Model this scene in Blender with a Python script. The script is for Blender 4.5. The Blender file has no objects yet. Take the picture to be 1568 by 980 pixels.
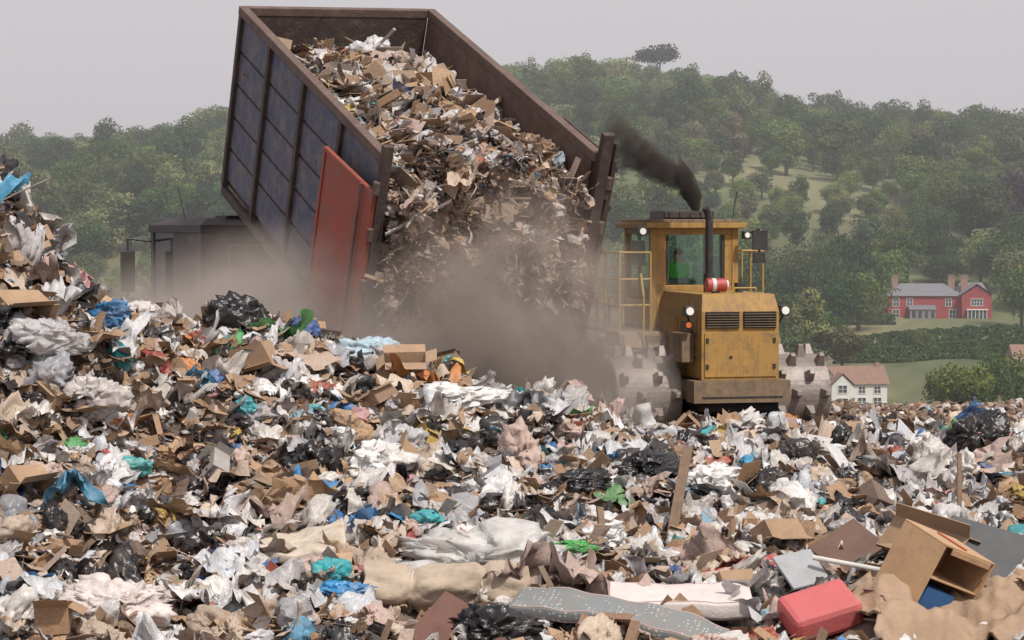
import bpy, bmesh, math, random
import numpy as np
from mathutils import Vector, Matrix
rng=np.random.default_rng(11); random.seed(5)
scene=bpy.context.scene
D2R=math.radians
# ------------------------------------------------------------------ render look / world
scene.view_settings.view_transform='Standard'
scene.view_settings.look='None'
scene.view_settings.exposure=0
SUN_TO=Vector((0.36,-0.55,0.90)).normalized()
elev=math.asin(SUN_TO.z); az=math.atan2(SUN_TO.x,SUN_TO.y)
w=bpy.data.worlds.new("World"); scene.world=w; w.use_nodes=True
nt=w.node_tree; nt.nodes.clear()
o=nt.nodes.new('ShaderNodeOutputWorld'); bg=nt.nodes.new('ShaderNodeBackground')
sky=nt.nodes.new('ShaderNodeTexSky'); sky.sky_type='NISHITA'; sky.sun_disc=False
sky.sun_elevation=elev; sky.sun_rotation=az; sky.air_density=1.0; sky.dust_density=4.0; sky.ozone_density=1.0
hs=nt.nodes.new('ShaderNodeHueSaturation'); hs.inputs['Saturation'].default_value=0.22
mx=nt.nodes.new('ShaderNodeMix'); mx.data_type='RGBA'; mx.inputs[0].default_value=0.65
mx.inputs[7].default_value=(8.4,7.85,8.4,1)
nt.links.new(sky.outputs[0],hs.inputs['Color']); nt.links.new(hs.outputs[0],mx.inputs[6])
nt.links.new(mx.outputs[2],bg.inputs[0]); bg.inputs[1].default_value=0.097
nt.links.new(bg.outputs[0],o.inputs[0])
sd=bpy.data.lights.new("sun",'SUN'); sd.energy=3.4; sd.angle=D2R(2.5); sd.color=(1.0,0.945,0.87)
so=bpy.data.objects.new("sun",sd); scene.collection.objects.link(so)
so.rotation_euler=(-SUN_TO).to_track_quat('-Z','Y').to_euler()
cd=bpy.data.cameras.new("camera"); cam=bpy.data.objects.new("camera",cd); scene.collection.objects.link(cam)
cam.location=(0,0,3.45); cam.rotation_euler=(D2R(90-2.30),0,0); cd.lens=80; cd.sensor_width=36
cd.clip_end=8000; cd.clip_start=0.5
scene.camera=cam
# ------------------------------------------------------------------ materials
def newmat(name):
    m=bpy.data.materials.new(name); m.use_nodes=True
    return m,m.node_tree,m.node_tree.nodes['Principled BSDF']
def N(nt,t,**k):
    n=nt.nodes.new(t)
    for a,b in k.items(): setattr(n,a,b)
    return n
def mixc(nt,fac,a,b,mode='MIX'):
    n=N(nt,'ShaderNodeMix',data_type='RGBA',blend_type=mode)
    for i,v in ((0,fac),(6,a),(7,b)):
        if isinstance(v,bpy.types.NodeSocket): nt.links.new(v,n.inputs[i])
        elif i==0: n.inputs[0].default_value=v
        else: n.inputs[i].default_value=(v[0],v[1],v[2],1)
    return n.outputs[2]
def noise(nt,scale,detail=4,rough=.6,vec=None):
    n=N(nt,'ShaderNodeTexNoise'); n.inputs['Scale'].default_value=scale; n.inputs['Detail'].default_value=detail
    n.inputs['Roughness'].default_value=rough
    if vec is None:
        tc=N(nt,'ShaderNodeTexCoord'); vec=tc.outputs['Object']
    nt.links.new(vec,n.inputs['Vector'])
    return n.outputs['Fac']
def ramp(nt,fac,a,b,ca=0.0,cb=1.0):
    n=N(nt,'ShaderNodeMapRange'); n.inputs[1].default_value=a; n.inputs[2].default_value=b
    n.inputs[3].default_value=ca; n.inputs[4].default_value=cb
    nt.links.new(fac,n.inputs[0]); return n.outputs[0]
def M(name,c1,c2=None,c3=None,scale=4,rough=.6,metal=0,bump=.15,amt=.5,spec=.5,streak=0):
    m,nt,p=newmat(name)
    c2=c2 or tuple(x*.75 for x in c1)
    f=ramp(nt,noise(nt,scale,6,.65),.35,.65)
    col=mixc(nt,f,c1,c2)
    if c3:
        f2=ramp(nt,noise(nt,scale*1.7,10,.75),.62-.3*amt,.80-.3*amt,0,.85)
        col=mixc(nt,f2,col,c3)
    if streak and c3:   # grime running down the panels
        tc=N(nt,'ShaderNodeTexCoord'); mp=N(nt,'ShaderNodeMapping'); mp.inputs['Scale'].default_value=(5,5,.5); nt.links.new(tc.outputs['Object'],mp.inputs['Vector'])
        f3=ramp(nt,noise(nt,2.2,7,.7,mp.outputs[0]),.48,.70,0,streak); col=mixc(nt,f3,col,c3)
    nt.links.new(col,p.inputs['Base Color'])
    p.inputs['Roughness'].default_value=rough; p.inputs['Metallic'].default_value=metal
    p.inputs['Specular IOR Level'].default_value=spec
    if bump:
        b=N(nt,'ShaderNodeBump'); b.inputs['Strength'].default_value=bump; b.inputs['Distance'].default_value=.05
        nt.links.new(noise(nt,scale*6,5,.7),b.inputs['Height']); nt.links.new(b.outputs[0],p.inputs['Normal'])
    return m
mYel=M("yellow_paint",(.42,.235,.05),(.35,.20,.055),(.17,.11,.065),3,.65,amt=.40,streak=.7)
mYelD=M("dusty_yellow_paint",(.25,.17,.095),(.18,.125,.08),(.11,.08,.06),3,.75,amt=.5,streak=.6)
mYelR=M("yellow_rail",(.42,.27,.06),(.32,.21,.06),None,6,.55)
mBlk=M("black_metal",(.02,.02,.02),(.045,.04,.035),None,6,.5)
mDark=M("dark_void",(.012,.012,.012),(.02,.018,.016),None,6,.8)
mSteel=M("worn_steel",(.34,.30,.27),(.25,.21,.19),None,5,.55,metal=.25,bump=.4)
mDrum=M("drum_steel",(.31,.275,.25),(.23,.195,.17),(.13,.10,.08),2.2,.5,metal=.3,amt=.35,bump=.3)
mRust=M("rusty_steel",(.15,.10,.08),(.105,.07,.06),(.22,.16,.135),2.5,.85,amt=.3,bump=.4)
mRustD=M("dark_rusty_steel",(.075,.052,.045),(.05,.035,.032),(.13,.09,.07),2.5,.8,amt=.4,bump=.4)
mBlue=M("faded_blue_paint",(.045,.058,.11),(.07,.08,.12),(.18,.14,.125),1.8,.65,amt=.5,bump=.3,streak=.6)
mRed=M("faded_red_paint",(.36,.065,.04),(.29,.07,.045),(.20,.12,.09),2.5,.75,amt=.38,bump=.25,streak=.7)
mCab=M("dusty_cab_paint",(.03,.022,.026),(.045,.034,.034),(.10,.075,.07),2,.6,amt=.25)
mRubber=M("rubber",(.03,.028,.026),(.07,.055,.045),None,4,.85)
mLens=M("headlight_lens",(.85,.85,.8),(.8,.8,.75),None,6,.15,bump=0)
mAmb=M("amber_lens",(.75,.16,.03),(.6,.12,.02),None,6,.3,bump=0)
mRedC=M("red_white_cleaner",(.42,.05,.05),(.33,.05,.05),None,6,.4)
mWhiteP=M("white_painted",(.66,.64,.60),(.50,.47,.43),None,3,.6)
mSeat=M("seat_vinyl",(.03,.03,.03),(.05,.05,.05),None,5,.6)
def glass(name,tint=(.84,.93,.88),refl=.07):
    m=bpy.data.materials.new(name); m.use_nodes=True; nt=m.node_tree; nt.nodes.clear()
    o=N(nt,'ShaderNodeOutputMaterial'); t=N(nt,'ShaderNodeBsdfTransparent'); t.inputs[0].default_value=(*tint,1)
    g=N(nt,'ShaderNodeBsdfGlossy'); g.inputs['Roughness'].default_value=.05
    m2=N(nt,'ShaderNodeMixShader'); m2.inputs[0].default_value=refl
    nt.links.new(t.outputs[0],m2.inputs[1]); nt.links.new(g.outputs[0],m2.inputs[2]); nt.links.new(m2.outputs[0],o.inputs[0])
    return m
mGlass=glass("cab_glass"); mGlassD=glass("dark_cab_glass",(.4,.42,.42),.12)
def attrmat(name,bumpscale=14,bump=.35,dirt=(.25,.185,.14),dirtamt=.5):
    m,nt,p=newmat(name)
    a=N(nt,'ShaderNodeAttribute',attribute_name='Col')
    f=ramp(nt,noise(nt,5,8,.75),.47,.77,0,dirtamt)
    col=mixc(nt,f,a.outputs['Color'],dirt)
    f2=ramp(nt,noise(nt,34,4,.7),.35,.65,.74,1.08)
    v=N(nt,'ShaderNodeVectorMath',operation='SCALE'); nt.links.new(col,v.inputs[0]); nt.links.new(f2,v.inputs['Scale'])
    nt.links.new(v.outputs[0],p.inputs['Base Color'])
    nt.links.new(a.outputs['Alpha'],p.inputs['Roughness'])
    b=N(nt,'ShaderNodeBump'); b.inputs['Strength'].default_value=bump; b.inputs['Distance'].default_value=.03
    nt.links.new(noise(nt,bumpscale,4,.7),b.inputs['Height']); nt.links.new(b.outputs[0],p.inputs['Normal'])
    return m
mTrash=attrmat("mixed_rubbish")
# ------------------------------------------------------------------ terrain height
def fn(x,y,L,seed,n=7):
    r=np.random.default_rng(seed); s=0
    for i in range(n):
        th=r.uniform(0,2*math.pi); k=2*math.pi/(L*r.uniform(.6,1.5)); ph=r.uniform(0,6.28)
        s=s+np.sin(k*(np.cos(th)*x+np.sin(th)*y)+ph)
    return s/math.sqrt(n)*1.1
def sstep(a,b,v):
    t=np.clip((v-a)/(b-a),0,1); return t*t*(3-2*t)
def heap(x,y):
    base=np.where(y<38,-.08*(38-y),0.0); base=np.maximum(base,-1.7)
    base=np.where(y>42.5,-(y-42.5)*.1,base)
    R=np.interp(x,[-14,-8,-5.6,-4.2,-3,-1.4,.5,1.6,2.6,4,9,14],[1.6,1.8,1.6,1.85,1.62,1.22,.66,.22,-.02,-.08,.0,.0])
    d=y-34
    b=np.exp(-np.where(d<0,(d/3.4)**2,(d/1.7)**2)/2)
    z=base+(R+.32)*b
    m=np.interp(x,[-14,-8,-6.95,-6.55,-6.25,-5.9,-5.3,-4.9,-4.2,-3.2,-2],[4.2,4.1,3.7,2.75,2.1,1.95,1.55,1.0,.5,.15,0])
    d2=y-29.8
    z=z+m*np.exp(-np.where(d2<0,(d2/2.6)**2,(d2/2.0)**2)/2)
    z=z+.20*np.exp(-(((x-7.9)/2.6)**2+((y-41.5)/1.3)**2))
    z=z+.25*np.exp(-(((x-5.6)/1.6)**2+((y-25.5)/2.0)**2))
    am=np.where(y>37.5,.35,1.0)*sstep(10,20,y)
    z=z+am*(.13*fn(x,y,2.2,1)+.08*fn(x,y,.9,2)+.03*fn(x,y,.4,3))
    return z
YP=[42,60,80,110,200,290,330,400,450,500]; ZP=[0,-1.8,-5,-12,-22,-21,-20.5,-17.5,-14.6,-8]
def crest(x): return np.interp(x,[-600,-400,-191,-130,-100,-60,0,28,70,100,150,190,400,700],[10,16,22,28,34,44,53,55,48,39,35,31,27,22])
def bgz(x,y):
    z=np.interp(y,YP,ZP)
    s=np.clip((y-500)/350,0,1)
    z2=-8+(crest(x)+8)*s**.65
    z2=z2-np.clip(y-870,0,4000)*.02
    z=np.where(y>500,z2,z)
    return z+np.where(y>150,1.0,0)*(.8*fn(x,y,60,9)+.3*fn(x,y,25,10))
def H(x,y):
    x=np.asarray(x,float); y=np.asarray(y,float)
    t=sstep(55,75,y)
    return heap(x,y)*(1-t)+bgz(x,y)*t
def make_mesh(name,V,F,C=None,mat=None,smooth=False,parent=None,nper=3):
    me=bpy.data.meshes.new(name)
    V=np.ascontiguousarray(V,dtype=np.float32); F=np.ascontiguousarray(F,dtype=np.int32)
    me.vertices.add(len(V)); me.vertices.foreach_set('co',V.ravel())
    me.loops.add(F.size); me.loops.foreach_set('vertex_index',F.ravel())
    me.polygons.add(len(F)); me.polygons.foreach_set('loop_start',np.arange(0,F.size,nper,dtype=np.int32))
    me.polygons.foreach_set('loop_total',np.full(len(F),nper,dtype=np.int32))
    me.update(calc_edges=True)
    me.polygons.foreach_set('use_smooth',smooth if isinstance(smooth,np.ndarray) else np.full(len(F),smooth))
    if C is not None:
        at=me.color_attributes.new('Col','FLOAT_COLOR','POINT')
        at.data.foreach_set('color',np.ascontiguousarray(C,dtype=np.float32).ravel())
    if mat: me.materials.append(mat)
    ob=bpy.data.objects.new(name,me); scene.collection.objects.link(ob)
    if parent: ob.parent=parent
    return ob
def gridF(nx,ny):
    i,j=np.meshgrid(np.arange(nx-1),np.arange(ny-1),indexing='ij')
    a=(i*ny+j).ravel()
    return np.stack([a,a+ny,a+ny+1,a+1],1)
ys=np.concatenate([np.linspace(-80,14,18),np.arange(14.3,48,.17),48+np.cumsum(np.geomspace(.3,60,150))])
us=np.linspace(-1,1,230)
hw=np.where(ys<50,16,16+(ys-50)*.75); hw=np.where(ys<14,16+(14-ys)*1.,hw)
X=us[:,None]*hw[None,:]; Y=np.repeat(ys[None,:],len(us),0)
Z=H(X,Y)
V=np.stack([X,Y,Z],-1).reshape(-1,3)
cT=np.array([.18,.13,.10]); cS=np.array([.17,.105,.075]); cG=np.array([.11,.14,.05]); cG2=np.array([.19,.175,.085])
tS=sstep(37.0,39,Y+.6*fn(X,Y,2,31))[...,None]; tG=sstep(62,90,Y)[...,None]; tG2=np.clip(.5+.6*fn(X,Y,70,32),0,1)[...,None]
C=cT*(1-tS)+cS*tS; C=C*(1-tG)+(cG*(1-tG2)+cG2*tG2)*tG
C=C*(1+.22*np.where(Y>90,fn(X,Y,9,33),0))[...,None]
C=np.concatenate([np.clip(C,0.01,1),np.full(C.shape[:2]+(1,),.95)],-1).reshape(-1,4)
mg=attrmat("ground_soil_and_grass",9,.6,(.12,.085,.06),.4)
make_mesh("ground",V,gridF(len(us),len(ys)),C,mg,True,nper=4)
# ------------------------------------------------------------------ rubbish prototypes
def n3(P,L,seed,n=7):
    r=np.random.default_rng(seed); s=0
    for i in range(n):
        k=r.normal(size=3); k=k/np.linalg.norm(k)*2*math.pi/(L*r.uniform(.6,1.5))
        s=s+np.sin(P@k+r.uniform(0,6.28))
    return s/math.sqrt(n)
def ico(sub):
    bm=bmesh.new(); bmesh.ops.create_icosphere(bm,subdivisions=sub,radius=1)
    V=np.array([v.co[:] for v in bm.verts]); F=np.array([[v.index for v in f.verts] for f in bm.faces]); bm.free(); return V,F
ICO={i:ico(i) for i in (2,3,4,5)}
def bagP(sub,seed):
    V,F=ICO[sub]; V=V.copy(); r=np.random.default_rng(seed)
    W=V+.25*np.stack([n3(V,1.1,seed+20),n3(V,1.1,seed+21),n3(V,1.1,seed+22)],1)
    d=1+.24*n3(V,1.8,seed)-.20*np.abs(n3(W,.9,seed+1))+.12*np.abs(n3(W,.5,seed+2))
    if sub>2: d=d-.075*np.abs(n3(W,.27,seed+3))
    if sub>3: d=d-.05*np.abs(n3(W,.15,seed+4))
    if sub>4: d=d-.03*np.abs(n3(W,.08,seed+5))
    V=V*d[:,None]
    V=V+.06*np.stack([n3(V,.5,seed+23),n3(V,.5,seed+24),n3(V,.5,seed+25)],1)
    V=V*np.array([1,r.uniform(.6,1),r.uniform(.45,.85)])*.55
    return V,F
def tri(Q): return np.concatenate([Q[:,[0,1,2]],Q[:,[0,2,3]]])
def sheetP(n,seed,amp=1.0,asp=1.0,fine=0):
    r=np.random.default_rng(seed); g=np.linspace(-.5,.5,n)
    X,Y=np.meshgrid(g,g*asp,indexing='ij'); P=np.stack([X,Y,0*X],-1).reshape(-1,3)
    P[:,:2]*=(1+.2*n3(P,.6,seed))[:,None]
    z=0
    for i in range(5):
        th=r.uniform(0,6.28); z=z+amp*r.uniform(-.45,.45)*np.abs(P[:,0]*math.cos(th)+P[:,1]*math.sin(th)-r.uniform(-.3,.3))
    z=z+amp*.07*n3(P,.5,seed+5)+amp*.035*n3(P,.22,seed+6)
    if fine: z=z+fine*.09*np.abs(n3(P,.3,seed+9))+fine*.05*np.abs(n3(P,.14,seed+10))
    P[:,0]+=amp*.07*n3(P,.4,seed+7); P[:,1]+=amp*.07*n3(P,.4,seed+8)
    P[:,2]=z-z.mean()
    return P,tri(gridF(n,n))
def cardP(seed):
    r=np.random.default_rng(seed); t=.012
    xs=[-.5,r.uniform(-.25,.2),.5]; a=r.uniform(.1,1.2); w_=r.uniform(.25,.8)/2
    pts=[(-.5,0),(xs[1],0),(xs[1]+(.5-xs[1])*math.cos(a),(.5-xs[1])*math.sin(a))]
    V=[];F=[]
    for (x,z) in pts:
        V+=[(x+r.uniform(-.07,.07),-w_+r.uniform(-.06,.06),z+r.uniform(-.03,.03)),(x+r.uniform(-.07,.07),w_+r.uniform(-.06,.06),z+r.uniform(-.03,.03))]
    b=len(V)
    V+=[(x,y,z-t) for x,y,z in V]
    for k in (0,2):
        F+=[(k,k+2,k+3,k+1),(k+b,k+1+b,k+3+b,k+2+b),(k,k+b,k+2+b,k+2),(k+1,k+3,k+3+b,k+1+b)]
    F+=[(0,1,1+b,b),(4,4+b,5+b,5)]
    return np.array(V),tri(np.array(F))
def boxP(seed):
    r=np.random.default_rng(seed); a,b,c=.5,r.uniform(.3,.45),r.uniform(.2,.4)
    V=[(sx*a,sy*b,sz*c) for sz in(-1,1) for sx,sy in((-1,-1),(1,-1),(1,1),(-1,1))]
    V=[(x+r.uniform(-.07,.07)+.25*z,y+r.uniform(-.07,.07),z+r.uniform(-.05,.05)) for x,y,z in V]
    F=[(0,3,2,1),(0,1,5,4),(1,2,6,5),(2,3,7,6),(3,0,4,7)]
    V=list(V)
    for (i,j),dv in zip(((4,5),(5,6),(6,7),(7,4)),((0,-1),(1,0),(0,1),(-1,0))):
        k=len(V); h=r.uniform(.15,.35); u=r.uniform(-.25,.25)
        for q in (j,i):
            x,y,z=V[q]; V.append((x+dv[0]*h*.8,y+dv[1]*h*.8,z+u))
        F.append((i,j,k,k+1))
    return np.array(V),tri(np.array(F))
def stickP(seed):
    r=np.random.default_rng(seed); w_=r.uniform(.012,.035); h=r.uniform(.008,.025)
    V=np.array([(sx*.5+r.uniform(-.02,.02),sy*w_,sz*h) for sx in(-1,1) for sy in(-1,1) for sz in(-1,1)])
    F=np.array([(0,1,3,2),(4,6,7,5),(0,4,5,1),(2,3,7,6),(0,2,6,4),(1,5,7,3)])
    return V,tri(F)
def bottleP(seed):
    r=np.random.default_rng(seed); R=r.uniform(.13,.2); prof=[(0,-.5),(R,-.48),(R,.15),(R*.4,.38),(R*.35,.5),(0,.5)]
    n=9;V=[];F=[]
    for q,(rr,x) in enumerate(prof):
        for k in range(n):
            th=2*math.pi*k/n; V.append((x,rr*math.cos(th),rr*math.sin(th)*r.uniform(.8,1)))
    for q in range(len(prof)-1):
        for k in range(n): F.append((q*n+k,q*n+(k+1)%n,(q+1)*n+(k+1)%n,(q+1)*n+k))
    return np.array(V),tri(np.array(F))
def ribbonP(seed):
    r=np.random.default_rng(seed); n=14; p=np.zeros((n,3)); a=0
    for i in range(1,n):
        a+=r.normal()*.5; p[i]=p[i-1]+np.array([math.cos(a),math.sin(a),r.normal()*.4])*(1/n)
    p-=p.mean(0); w_=r.uniform(.02,.06)
    V=np.concatenate([p+[0,0,w_/2],p-[0,w_,w_/2]]); i=np.arange(n-1)
    return V,tri(np.stack([i,i+1,i+1+n,i+n],1))
def shardP(seed):
    r=np.random.default_rng(seed); n=r.integers(3,6); a=np.sort(r.uniform(0,6.28,n)); rr=r.uniform(.3,.6,n)
    V=np.stack([rr*np.cos(a),rr*np.sin(a),r.uniform(-.15,.15,n)],1); V=np.concatenate([V,[[0,0,r.uniform(-.1,.2)]]])
    return V,np.array([(i,(i+1)%n,n) for i in range(n)])
P_={'bag2':[bagP(2,100+i*30) for i in range(14)],'bag3':[bagP(3,300+i*30) for i in range(18)],'bag4':[bagP(4,500+i*30) for i in range(12)],'bag5':[bagP(5,560+i*30) for i in range(6)],
 'sh5':[sheetP(5,700+i*10,.65,rng.uniform(.5,1.2)) for i in range(24)],'sh9':[sheetP(10,950+i*10,.75,rng.uniform(.5,1.2),.6) for i in range(24)],
 'sh16':[sheetP(18,2950+i*20,1.2,rng.uniform(.5,1.1),1.4) for i in range(16)],
 'card':[cardP(1200+i) for i in range(24)],'box':[boxP(1300+i) for i in range(10)],'stick':[stickP(1400+i) for i in range(8)],
 'bot':[bottleP(1500+i) for i in range(6)],'rib':[ribbonP(1600+i) for i in range(10)],'shard':[shardP(1700+i) for i in range(14)]}
SMOOTH={'bag5','bag4','sh16','bot'}
def rots(k,tilt):
    yaw=rng.uniform(0,6.283,k); ax=rng.uniform(0,6.283,k); an=rng.normal(0,tilt,k)
    c,s=np.cos(yaw),np.sin(yaw); Z0=np.zeros(k);O1=np.ones(k)
    Rz=np.stack([np.stack([c,-s,Z0],1),np.stack([s,c,Z0],1),np.stack([Z0,Z0,O1],1)],1)
    ux,uy=np.cos(ax),np.sin(ax); c,s=np.cos(an),np.sin(an)
    Rt=np.stack([np.stack([c+ux*ux*(1-c),ux*uy*(1-c),uy*s],1),np.stack([ux*uy*(1-c),c+uy*uy*(1-c),-ux*s],1),np.stack([-uy*s,ux*s,c],1)],1)
    return Rt@Rz
PAL={0:[(.74,.74,.74),(.68,.68,.69),(.73,.70,.66),(.65,.67,.70),(.76,.74,.72)],
 1:[(.48,.46,.44),(.41,.41,.43),(.55,.52,.48),(.35,.36,.39),(.60,.56,.53)],
 2:[(.013,.013,.016),(.02,.02,.023),(.035,.035,.04),(.025,.022,.025),(.045,.04,.045)],
 3:[(.40,.25,.14),(.46,.30,.18),(.33,.20,.115),(.37,.24,.15),(.50,.34,.215)],
 4:[(.54,.43,.335),(.60,.49,.39),(.48,.37,.295),(.55,.41,.36)],
 5:[(.21,.145,.10),(.16,.11,.08),(.26,.185,.13),(.11,.08,.06)],
 6:[(.03,.18,.45),(.05,.30,.50),(.02,.10,.30),(.03,.38,.42),(.38,.04,.03),(.42,.10,.06),(.06,.3,.09),(.55,.38,.06),(.55,.2,.05),(.52,.27,.28),(.3,.48,.60),(.02,.22,.5)]}
GL={0:.38,1:.42,2:.24,3:.85,4:.8,5:.9,6:.5}
def pick(pos,bias,dust=.25):
    k=len(pos); x,y=pos[:,0],pos[:,1]
    nW=fn(x,y,2.0,51); nB=fn(x,y,1.3,52); nC=fn(x,y,1.8,53); nD=fn(x,y,3,54)
    wt=np.stack([bias[0]*np.exp(1.0*nW),bias[1]+0*x,bias[2]*np.exp(1.4*nB),bias[3]*np.exp(.9*nC),bias[4]*np.exp(.6*nD),bias[5]*np.exp(-.6*nW),bias[6]*np.exp(.7*fn(x,y,1.1,55))],1)
    left=(1-sstep(-5.5,-2,x)); low=(1-sstep(25.5,28.5,y))*(1-sstep(0,3,x))
    wt[:,0]*=1-.35*left-.15*low; wt[:,3]*=1+.6*left; wt[:,5]*=1+.6*left+.3*low; wt[:,4]*=1+1.3*low
    g=np.log(wt+1e-9)-np.log(-np.log(rng.uniform(1e-9,1,wt.shape)))
    cl=g.argmax(1); C=np.zeros((k,4))
    for c in range(7):
        m=cl==c; p=np.array(PAL[c]); C[m,:3]=p[rng.integers(0,len(p),m.sum())]; C[m,3]=GL[c]
    C[:,:3]*=rng.uniform(.78,1.06,(k,1))
    d=rng.uniform(0,dust,(k,1)); d[cl==2]*=.25; C[:,:3]=C[:,:3]*(1-d)+np.array([.34,.255,.20])*d
    return np.clip(C,0,1)
class Acc:
    def __init__(s): s.V=[];s.F=[];s.C=[];s.S=[];s.n=0
    def add(s,kind,T,S,tilt,C,nonuni=True):
        k=len(T); which=rng.integers(0,len(P_[kind]),k); R=rots(k,tilt)
        for w_ in range(len(P_[kind])):
            m=np.where(which==w_)[0]
            if len(m)==0: continue
            V,F=P_[kind][w_]; q=len(m); n=len(V)
            sc=S[m][:,None]*np.ones(3)
            if nonuni: sc=sc*rng.uniform(.75,1.25,(q,3))
            A=V[None]*sc[:,None,:]
            A=np.einsum('kij,knj->kni',R[m],A)+T[m][:,None,:]
            s.V.append(A.reshape(-1,3)); s.F.append((F[None]+(s.n+np.arange(q)*n)[:,None,None]).reshape(-1,3))
            s.C.append(np.repeat(C[m],n,0)); s.S.append(np.full(len(F)*q,kind in SMOOTH)); s.n+=q*n
    def raw(s,V,F,C):
        s.V.append(V); s.F.append(F+s.n); s.C.append(C); s.S.append(np.full(len(F),False)); s.n+=len(V)
    def obj(s,name,mat,parent=None): return make_mesh(name,np.concatenate(s.V),np.concatenate(s.F),np.concatenate(s.C),mat,np.concatenate(s.S),parent)
ALL=(.19,.17,.05,.26,.20,.12,.07); FILM=(.40,.24,.15,.04,.11,.03,.11); SMALL=(.18,.14,.04,.24,.24,.18,.07); CARD=(.07,.05,.01,.75,.20,.06,.03); WH=(.56,.28,.02,.02,.16,0,.05); BK=(.0,.02,.92,0,0,.0,.06)
EXC=[(1.75,25.25,1.1,.8),(1.2,24.15,1.25,.65),(-2.55,27.1,.65,.65),(-.75,25.85,1.05,.7),(-.45,26.8,.9,.4),(3.35,24.3,.6,.6),(4.75,24.4,1.1,1.3),(4.7,25.1,.6,.6),(3.35,26.0,.35,.4),(5.75,26.4,.6,.6)]
def scat(k,y0=21.5,y1=40):
    out=[]
    while sum(map(len,out))<k:
        y=y0+(y1-y0)*rng.uniform(0,1,k); x=rng.uniform(-1,1,k)*(y1*.235+2)
        m=(np.abs(x)<y*.235+1.5)
        lim=np.where(x>4.3,37.6-.6*np.clip(x-4.3,0,1)+rng.normal(0,.5,k),np.where(x>1.2,38.4,41))
        for (a,b,rx,ry) in EXC: m&=(((x-a)/rx)**2+((y-b)/ry)**2>1)|(rng.uniform(0,1,k)<.06)
        out.append(np.stack([x,y],1)[m&(y<lim)])
    p=np.concatenate(out)[:k]; return np.column_stack([p,H(p[:,0],p[:,1])])
A=Acc()
def put(kind,k,smin,smax,tilt,bias,lift,dust=.26,y1=40.2,e=1.6):
    T=scat(k,y1=y1); S=smin+(smax-smin)*rng.uniform(0,1,k)**e
    C=pick(T,bias,dust); T[:,2]+=S*lift+rng.uniform(-.03,.05,k)
    A.add(kind,T,S,tilt,C)
put('bag5',46,.6,1.0,.6,WH,.12,.2,y1=36)
put('bag5',24,.5,.85,.6,BK,.12,.1,y1=36)
put('bag4',520,.28,.7,.8,FILM,.14,.25,y1=37)
put('bag4',100,.35,.75,.8,BK,.14,.1,y1=37)
put('bag3',2200,.12,.42,1.0,FILM,.16,.3)
put('bag3',420,.14,.42,1.0,BK,.16,.12)
put('bag2',4500,.08,.22,1.2,ALL,.2)
put('sh16',1300,.28,.85,.5,WH,.12,.25,y1=38.2)
put('sh16',110,.25,.6,.6,BK,.12,.2,y1=38.2)
put('sh9',3900,.16,.5,.5,ALL,.12)
put('sh9',1500,.25,.75,.45,CARD,.12)
put('sh5',17000,.06,.2,.7,SMALL,.12)
put('card',5200,.10,.55,.55,CARD,.13)
put('box',200,.18,.48,1.0,CARD,.25)
put('stick',1900,.15,.8,.35,(.15,.15,.10,.34,.2,.15,.06),.08)
put('bot',1200,.10,.28,.8,(.45,.25,.05,0,.05,0,.3),.12)
put('rib',1500,.25,.9,.5,(.25,.15,.20,.1,.1,.1,.15),.08)
put('shard',58000,.03,.10,1.1,SMALL,.35)
T=np.column_stack([rng.uniform(-2,11,4500),rng.uniform(37.4,44,4500)]); T=np.column_stack([T,H(T[:,0],T[:,1])]); C=pick(T,(.04,.04,.02,.08,.08,.9,.01),.3); S=rng.uniform(.04,.18,4500); T[:,2]+=S*.15; A.add('bag2',T,S,1,C)
T=np.column_stack([rng.uniform(-2,11,1500),rng.uniform(37.4,43,1500)]); T=np.column_stack([T,H(T[:,0],T[:,1])]); C=pick(T,(.22,.1,.05,.2,.15,.2,.08),.5); S=rng.uniform(.05,.2,1500); T[:,2]+=.03; A.add('sh5',T,S,.6,C)
A.obj("rubbish_heap",mTrash)
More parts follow.
